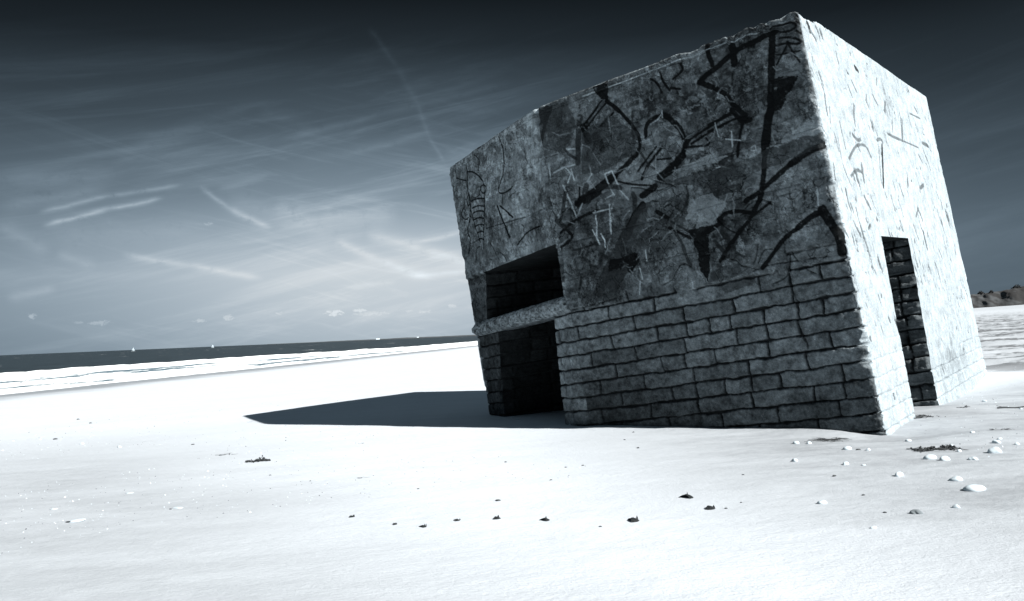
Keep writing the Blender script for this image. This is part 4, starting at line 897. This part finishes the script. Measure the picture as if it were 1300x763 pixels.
for i, (x, y, g_, wd, k, px, py) in enumerate(ST):
    w_ = max(.010, g_ * wd) * .93; r = np.random.default_rng(i + 300)
    lab = named.get((px, py)); flat = .55
    if k in 'AwW':
        bm = lump(w_, .42 if k == 'A' else r.uniform(.5, .75), i + 7, r.uniform(1.15, 1.7), .17); mt = M_stone; nm = 'stone'; cat = 'pebble'; grp = 'pale pebbles scattered on the sand'
    elif k == 'g': bm = lump(w_, .5, i + 7, 1.3, .4); mt = M_stone_grey; nm = 'grit_lump'; cat = 'grit lump'; grp = None
    elif k == 'd': bm = lump(w_ * .9, .5, i + 7, 1.6, .3, 2); mt = M_stone_dark; nm = 'shell_fragment'; cat = 'shell'; grp = 'tiny dark shell bits dotted over the sand'
    elif k == 's': bm = shell_bm(w_ * .95, i); mt = M_stone_dark; nm = 'seashell'; cat = 'shell'; grp = 'dark shells in the foreground sand'
    else: w_ *= .8; bm = lump(w_, .16, i + 7, 2.2 if k == 'F' else 1.5, .12); mt = M_shell; nm = 'flat_shell'; cat = 'shell'; grp = 'flat bleached shells at lower left'
    z_ = zup(x, y) + (.0 if k != 's' else -.004)
    if k in 'F':
        root = empty('razor_shell', (x, y, z_ + .006), lab, cat)
        a = obj_bm('upper_valve', bm, mt, root, True); a.rotation_euler = (0.1, -.08, .2)
        c = obj_bm('lower_valve', lump(w_ * .75, .14, 55, 2.6, .12), M_stone_dark, root, True); c.location = (-.3 * w_, -.10 * w_, -.004)
        continue
    o = obj_bm(nm, bm, mt, None, k != 's'); o.location = (x, y, z_); o.rotation_euler[2] = r.uniform(-.5, .5) if k != 's' else r.uniform(-.4, .9)
    tag(o, lab or 'tiny dark shell bit alone on the bright sand, no bigger than a speck', cat, grp)

def strand(bm, pts, w0, w1, th):
    """flattened ribbon-tube along pts"""
    rings = []
    n = len(pts)
    for i, p in enumerate(pts):
        a = pts[min(i + 1, n - 1)] - pts[max(i - 1, 0)]
        if a.length < 1e-6: a = Vector((1, 0, 0))
        a.normalize(); sd = a.cross(Vector((0, 0, 1)));
        if sd.length < 1e-4: sd = Vector((0, 1, 0))
        sd.normalize(); up = sd.cross(a); w_ = w0 + (w1 - w0) * i / (n - 1)
        rings.append([bm.verts.new(p + sd * (math.cos(q_) * w_) + up * (math.sin(q_) * w_ * th)) for q_ in (0, 1.05, 2.1, 3.14, 4.19, 5.24)])
    for a, c in zip(rings[:-1], rings[1:]):
        for k in range(6): bm.faces.new([a[k], a[(k + 1) % 6], c[(k + 1) % 6], c[k]])
    bm.faces.new(rings[0][::-1]); bm.faces.new(rings[-1])

wl = {1164: ('loose open tangle of seaweed at the foot of the bunker doorway wall', 'seaweed'), 1226: ('short dark curl of seaweed between the doorway weed and the driftwood stick', 'seaweed'),
 1288: ('straight dark driftwood stick lying at the right edge of the sand', 'driftwood'), 1276: ('thin strip of seaweed below the driftwood stick', 'seaweed'),
 1190: ('longest and densest black seaweed clump on the right hand sand', 'seaweed'), 1056: ('flat wispy seaweed lying just in front of the bunker corner', 'seaweed'),
 287: ('low thin scrap of seaweed left of the bunker shadow tip', 'seaweed'), 328: ('knobbly dark seaweed lump below the bunker shadow tip', 'seaweed'),
 461: ('thin curved twig of weed on the open sand left of centre', 'seaweed'), 459: ('tiny dark weed scrap below the long bunker shadow', 'seaweed'), 318: ('hair-thin weed strand just under the bunker shadow tip', 'seaweed')}
for i, (x, y, g_, wd, k, px, py) in enumerate(WD):
    r = np.random.default_rng(i + 900); W = wd * g_; bm = bmesh.new()
    z_ = zup(x, y)
    ddir = Vector((math.cos(-.05), .0, 0))
    nst = {'loose': 22, 'sm': 7, 'stick': 1, 'thin': 9, 'dense': 60, 'flat': 30, 'lump': 45, 'twig': 2}[k]
    depth = {'loose': .5, 'sm': .35, 'stick': 0, 'thin': .3, 'dense': .32, 'flat': .35, 'lump': .4, 'twig': .1}[k] * W
    hh = {'loose': .05, 'sm': .09, 'stick': .03, 'thin': .03, 'dense': .055, 'flat': .03, 'lump': .12, 'twig': .05}[k] * W
    if k == 'stick':
        pts = [Vector((W * (u - .5) * 1.25, W * .03 * math.sin(u * 5), .012 + .006 * math.sin(u * 9))) for u in np.linspace(0, 1, 16)]
        strand(bm, pts, W * .035, W * .022, .9)
        strand(bm, [pts[3], pts[3] + Vector((-.05, .05, .015)) * W * 2, pts[3] + Vector((-.1, .06, .03)) * W * 2], W * .014, W * .006, .9)
    else:
        for s in range(nst):
            cx = r.uniform(-.42, .42) * W; cy = r.normal() * depth * .35 * (1 - abs(cx / W)); hd = r.normal() * .55; Ls = r.uniform(.15, .4) * W * (2.2 if k in ('twig', 'loose', 'flat') else 1)
            p = Vector((cx - math.cos(hd) * Ls / 2, cy - math.sin(hd) * Ls / 2 * .7, .004)); pts = []
            for u in range(10):
                pts.append(p.copy()); hd += r.normal() * .38; p = p + Vector((math.cos(hd), math.sin(hd) * .8, 0)) * Ls / 9
                p.z = .004 + max(0, hh * (.5 + r.random()) * math.sin(u / 9 * math.pi)) * max(.15, 1 - (2.1 * p.x / W - .15) ** 2) * (.55 + .45 * math.sin(p.x / W * 13 + i)); 
                p.x = max(-.5 * W, min(.5 * W, p.x))
            w0 = W * {'loose': .012, 'sm': .03, 'thin': .016, 'dense': .018, 'flat': .012, 'lump': .026, 'twig': .02}[k]
            strand(bm, pts, w0, w0 * .4, .45)
            if k in ('dense', 'lump', 'loose') and r.random() < .8:     # air bladders
                q4 = pts[int(r.integers(2, 8))]; bmesh.ops.create_icosphere(bm, subdivisions=1, radius=w0 * r.uniform(.9, 1.6), matrix=Matrix.Translation(q4 + Vector((0, 0, w0 * .5))))
    o = obj_bm('driftwood_stick' if k == 'stick' else 'seaweed', bm, M_wood if k == 'stick' else M_dark_weed, None, True)
    o.location = (x, y, z_); o.rotation_euler[2] = {'flat': .12, 'stick': .05, 'twig': .25}.get(k, 0)
    sx_ = Vector((0, 0, 1))
    lb, ct = wl[int(px)]; tag(o, lb, ct, None if k == 'stick' else 'seaweed scraps drying on the sand')

# countless shell grit
r = np.random.default_rng(77); vs = []; fs_ = []; al = []
n = 5200
ga = np.radians(r.uniform(-34, 34, n)); gr = 3.4 * (24 / 3.4) ** (r.random(n) ** .85)
GX = gr * np.sin(ga); GY = gr * np.cos(ga)
dens = vnoise(GX * .35, GY * .35, 250) + .35 * sstep(2, 6, np.abs(GX - 1))
kp = dens > .62; GX, GY = GX[kp], GY[kp]
s_, v_ = wall_d(GX, GY); kp = ~((s_ > -.1) & (v_ > -.05) & (v_ < 8) & (s_ < 9)); GX, GY = GX[kp], GY[kp]
GZ = gz(GX, GY) + gfine(GX, GY)[0]
for x, y, z_ in zip(GX, GY, GZ):
    w_ = r.uniform(.0025, .0075) * (1 + .03 * y) * (1.8 if r.random() < .07 else 1); a = r.uniform(0, 6.28); k0 = len(vs)
    c_, s1 = math.cos(a), math.sin(a)
    for dx, dy, dz in ((-1, 0, 0), (0, -.6, 0), (1, 0, 0), (0, .7, 0)): vs.append((x + (dx * c_ - dy * s1) * w_, y + (dx * s1 + dy * c_) * w_, z_ - .001))
    vs.append((x, y, z_ + w_ * .75))
    for q4 in range(4): fs_.append((k0 + q4, k0 + (q4 + 1) % 4, k0 + 4))
    al += [.62 if r.random() < .55 else .05] * 0 + [(.62 if (k0 // 5) % 9 < 5 else .06)] * 5
M_grit, t, b = material('shell_grit'); ha = t.add('ShaderNodeAttribute', attribute_name='alb').outputs['Fac']
t.l.new(t.scale_color(TINT, ha), b.inputs['Base Color']); b.inputs['Roughness'].default_value = .8
gr_ = mesh_np('shell_grit', vs, np.zeros((0, 4)), M_grit, None, {'alb': al}, smooth=False, tris=fs_)
tag(gr_, 'fine pale and dark shell grit strewn thinly over the beach sand', 'grit', kind='stuff')

# ------------------------------------------------------------------ sky, sun, camera
SUN_EL, SUN_AZ = 36.5, -36.4           # azimuth measured from +x towards +y
w = bpy.data.worlds.new('World'); scene.world = w; w.use_nodes = True
t = NT(w.node_tree); bg = w.node_tree.nodes['Background']
sky = t.add('ShaderNodeTexSky', sky_type='NISHITA', sun_disc=False)
sky.sun_elevation = math.radians(SUN_EL); sky.sun_rotation = math.radians(90 - SUN_AZ); sky.altitude = 0; sky.dust_density = 1.2
bw_ = t.add('ShaderNodeRGBToBW'); t.l.new(sky.outputs[0], bw_.inputs[0])
tc = t.add('ShaderNodeTexCoord').outputs['Generated']
nz = t.add('ShaderNodeVectorMath', operation='NORMALIZE'); t.l.new(tc, nz.inputs[0])
sp = t.add('ShaderNodeSeparateXYZ'); t.l.new(nz.outputs[0], sp.inputs[0])
D2R = 57.29578
el = t.m('MULTIPLY', t.m('ARCSINE', sp.outputs[2]), D2R); az_ = t.m('MULTIPLY', t.m('ARCTAN2', sp.outputs[0], sp.outputs[1]), D2R)
cmb = t.add('ShaderNodeCombineXYZ'); t.l.new(az_, cmb.inputs[0]); t.l.new(el, cmb.inputs[1])
P2 = cmb.outputs[0]
# broad tone: pale at the horizon, deep above (red-filter sky), lit veil towards the left of the view
elc = t.m('DIVIDE', t.m('MAXIMUM', el, 0.), 60.)
SK = SKYRAMP
basev = t.ramp(elc, [(a / 60., v_) for a, v_ in SK])
gz_ = t.m('DIVIDE', t.m('ADD', az_, 8.), 19.); gs = t.m('POWER', 2.718, t.m('MULTIPLY', t.m('MULTIPLY', gz_, gz_), -1.))
fade = t.ss(17., 5., el); 
# azimuth factor = 1 - k*(1-gs)
kf = t.m('ADD', t.m('ADD', .48, t.m('MULTIPLY', t.ss(8., 30., az_), .16)), t.m('MULTIPLY', fade, .14))
azf = t.m('SUBTRACT', 1., t.m('MULTIPLY', kf, t.m('SUBTRACT', 1., gs)))
azf = t.m('ADD', azf, t.m('MULTIPLY', t.ss(24., 40., el), t.m('SUBTRACT', 1., azf)))
basev = t.m('MULTIPLY', basev, azf)
# cirrus veil
wv2 = t.noise(t.mapping(t.mapping(P2, rot=(0, 0, -.19)), (.055, .62, 1)), 1.0, 9, .66, .5)
wv3 = t.noise(t.mapping(t.mapping(P2, rot=(0, 0, .24)), (.07, .75, 1), loc=(3, 7, 0)), 1.0, 9, .66, .7)
veil = t.m('MULTIPLY', t.m('MULTIPLY', t.ss(.44, .78, wv2), t.ss(21., 9., el)), t.m('ADD', .15, t.m('MULTIPLY', gs, .85)))
veil2 = t.m('MULTIPLY', t.m('MULTIPLY', t.ss(.50, .75, wv3), t.ss(19., 8., el)), gs)
tot = t.m('ADD', t.m('MULTIPLY', veil, .13), t.m('MULTIPLY', veil2, .085))
# wobble for trails
wb = t.add('ShaderNodeTexNoise'); t.l.new(P2, wb.inputs['Vector']); wb.inputs['Scale'].default_value = .45; wb.inputs['Detail'].default_value = 3
wo = t.add('ShaderNodeVectorMath', operation='MULTIPLY_ADD'); t.l.new(wb.outputs['Color'], wo.inputs[0]); wo.inputs[1].default_value = (.3, .3, 0); 
off_ = t.add('ShaderNodeVectorMath', operation='SUBTRACT'); t.l.new(P2, off_.inputs[0]); off_.inputs[1].default_value = (.15, .15, 0); t.l.new(off_.outputs[0], wo.inputs[2])
sp2 = t.add('ShaderNodeSeparateXYZ'); t.l.new(wo.outputs[0], sp2.inputs[0]); AX, EY = sp2.outputs[0], sp2.outputs[1]
brk_ = t.m('MULTIPLY', t.ss(.22, .50, t.noise(P2, 1.1, 6, .7)), t.m('ADD', .5, t.noise(t.mapping(P2, (.35, 2.5, 1), (0, 0, -.2)), 2.2, 5, .7)))
acc = None
for a1, e1, a2_, e2_, wd, st in CT:
    dx, dy = a2_ - a1, e2_ - e1; L = math.hypot(dx, dy); dx /= L; dy /= L
    X_ = t.m('SUBTRACT', AX, a1); Y_ = t.m('SUBTRACT', EY, e1)
    al2 = t.m('ADD', t.m('MULTIPLY', X_, dx), t.m('MULTIPLY', Y_, dy)); pe = t.m('ADD', t.m('MULTIPLY', X_, -dy), t.m('MULTIPLY', Y_, dx))
    g2_ = t.m('POWER', 2.718, t.m('MULTIPLY', t.m('POWER', t.m('ABSOLUTE', t.m('DIVIDE', pe, wd * .8)), 1.6), -1.))
    en = t.m('MULTIPLY', t.ss(-.12 * L, .18 * L, al2), t.ss(1.12 * L, .8 * L, al2))
    c_ = t.m('MULTIPLY', t.m('MULTIPLY', g2_, en), st * .46)
    acc = c_ if acc is None else t.m('ADD', acc, c_)
tot = t.m('ADD', tot, t.m('MULTIPLY', t.m('MULTIPLY', acc, brk_), t.m('ADD', .25, t.m('MULTIPLY', t.ss(18., 7., el), .5))))
# small cumulus low over the sea
pn = t.noise(t.mapping(P2, (1, 1.5, 1)), 3.0, 7, .75)
acc = None
for a1, e1, wx, wy, st in BLB:
    X_ = t.m('DIVIDE', t.m('SUBTRACT', az_, a1), wx); Y_ = t.m('DIVIDE', t.m('SUBTRACT', el, e1), wy)
    d2 = t.m('ADD', t.m('MULTIPLY', X_, X_), t.m('MULTIPLY', Y_, Y_))
    c_ = t.m('MULTIPLY', t.ss(1.3, .2, t.m('ADD', d2, t.m('MULTIPLY', t.m('SUBTRACT', pn, .46), 6.5))), st)
    acc = c_ if acc is None else t.m('MAXIMUM', acc, c_)
tot = t.m('ADD', tot, t.m('MULTIPLY', acc, .38))
SCL = SKYSCALE
lum = t.m('MULTIPLY', t.m('ADD', basev, tot), SCL)
nis = t.m('MULTIPLY', bw_.outputs[0], .0015)
lum = t.m('ADD', lum, nis)
# duotone: deep blue-grey shadows, neutral highlights
cool = t.add('ShaderNodeMix', data_type='RGBA'); t.l.new(t.m('POWER', t.m('DIVIDE', lum, SCL * .68, clamp=True), 1.3), cool.inputs['Factor'])
cool.inputs['A'].default_value = (.64, .93, 1.19, 1); cool.inputs['B'].default_value = (.92, 1.0, 1.06, 1)
fin = t.add('ShaderNodeVectorMath', operation='SCALE'); t.l.new(cool.outputs['Result'], fin.inputs[0]); t.l.new(lum, fin.inputs['Scale'])
t.l.new(fin.outputs[0], bg.inputs['Color']); bg.inputs['Strength'].default_value = .1

sl = bpy.data.lights.new('sun', 'SUN'); sl.energy = SUNSTR; sl.angle = math.radians(.53); sl.color = (1.0, .95, .91)
so = bpy.data.objects.new('sun', sl); C.objects.link(so)
e_, a_ = math.radians(SUN_EL), math.radians(SUN_AZ)
sd = Vector((math.cos(e_) * math.cos(a_), math.cos(e_) * math.sin(a_), math.sin(e_)))
so.rotation_euler = sd.to_track_quat('Z', 'Y').to_euler(); so.location = (20, -20, 30)

cd = bpy.data.cameras.new('camera'); co = bpy.data.objects.new('camera', cd); C.objects.link(co); scene.camera = co
cd.sensor_width = 36; cd.lens = 36 * FPX / 1300; cd.shift_y = -45.5 / 1300; cd.clip_start = .05; cd.clip_end = 60000
R_, U_, F_ = Vector(CAMR).normalized(), Vector(CAMU).normalized(), Vector(CAMF).normalized()
co.matrix_world = Matrix(((R_.x, U_.x, -F_.x, 0), (R_.y, U_.y, -F_.y, 0), (R_.z, U_.z, -F_.z, 1.3), (0, 0, 0, 1)))

scene.render.engine = 'CYCLES'
scene.render.resolution_x = 1024; scene.render.resolution_y = 601
scene.view_settings.view_transform = 'Standard'; scene.view_settings.look = 'None'
scene.view_settings.exposure = EXPO; scene.view_settings.gamma = 1
scene.cycles.max_bounces = 6; scene.cycles.diffuse_bounces = 4
print('tris', sum(len(o.data.polygons) for o in bpy.data.objects if o.type == 'MESH'))
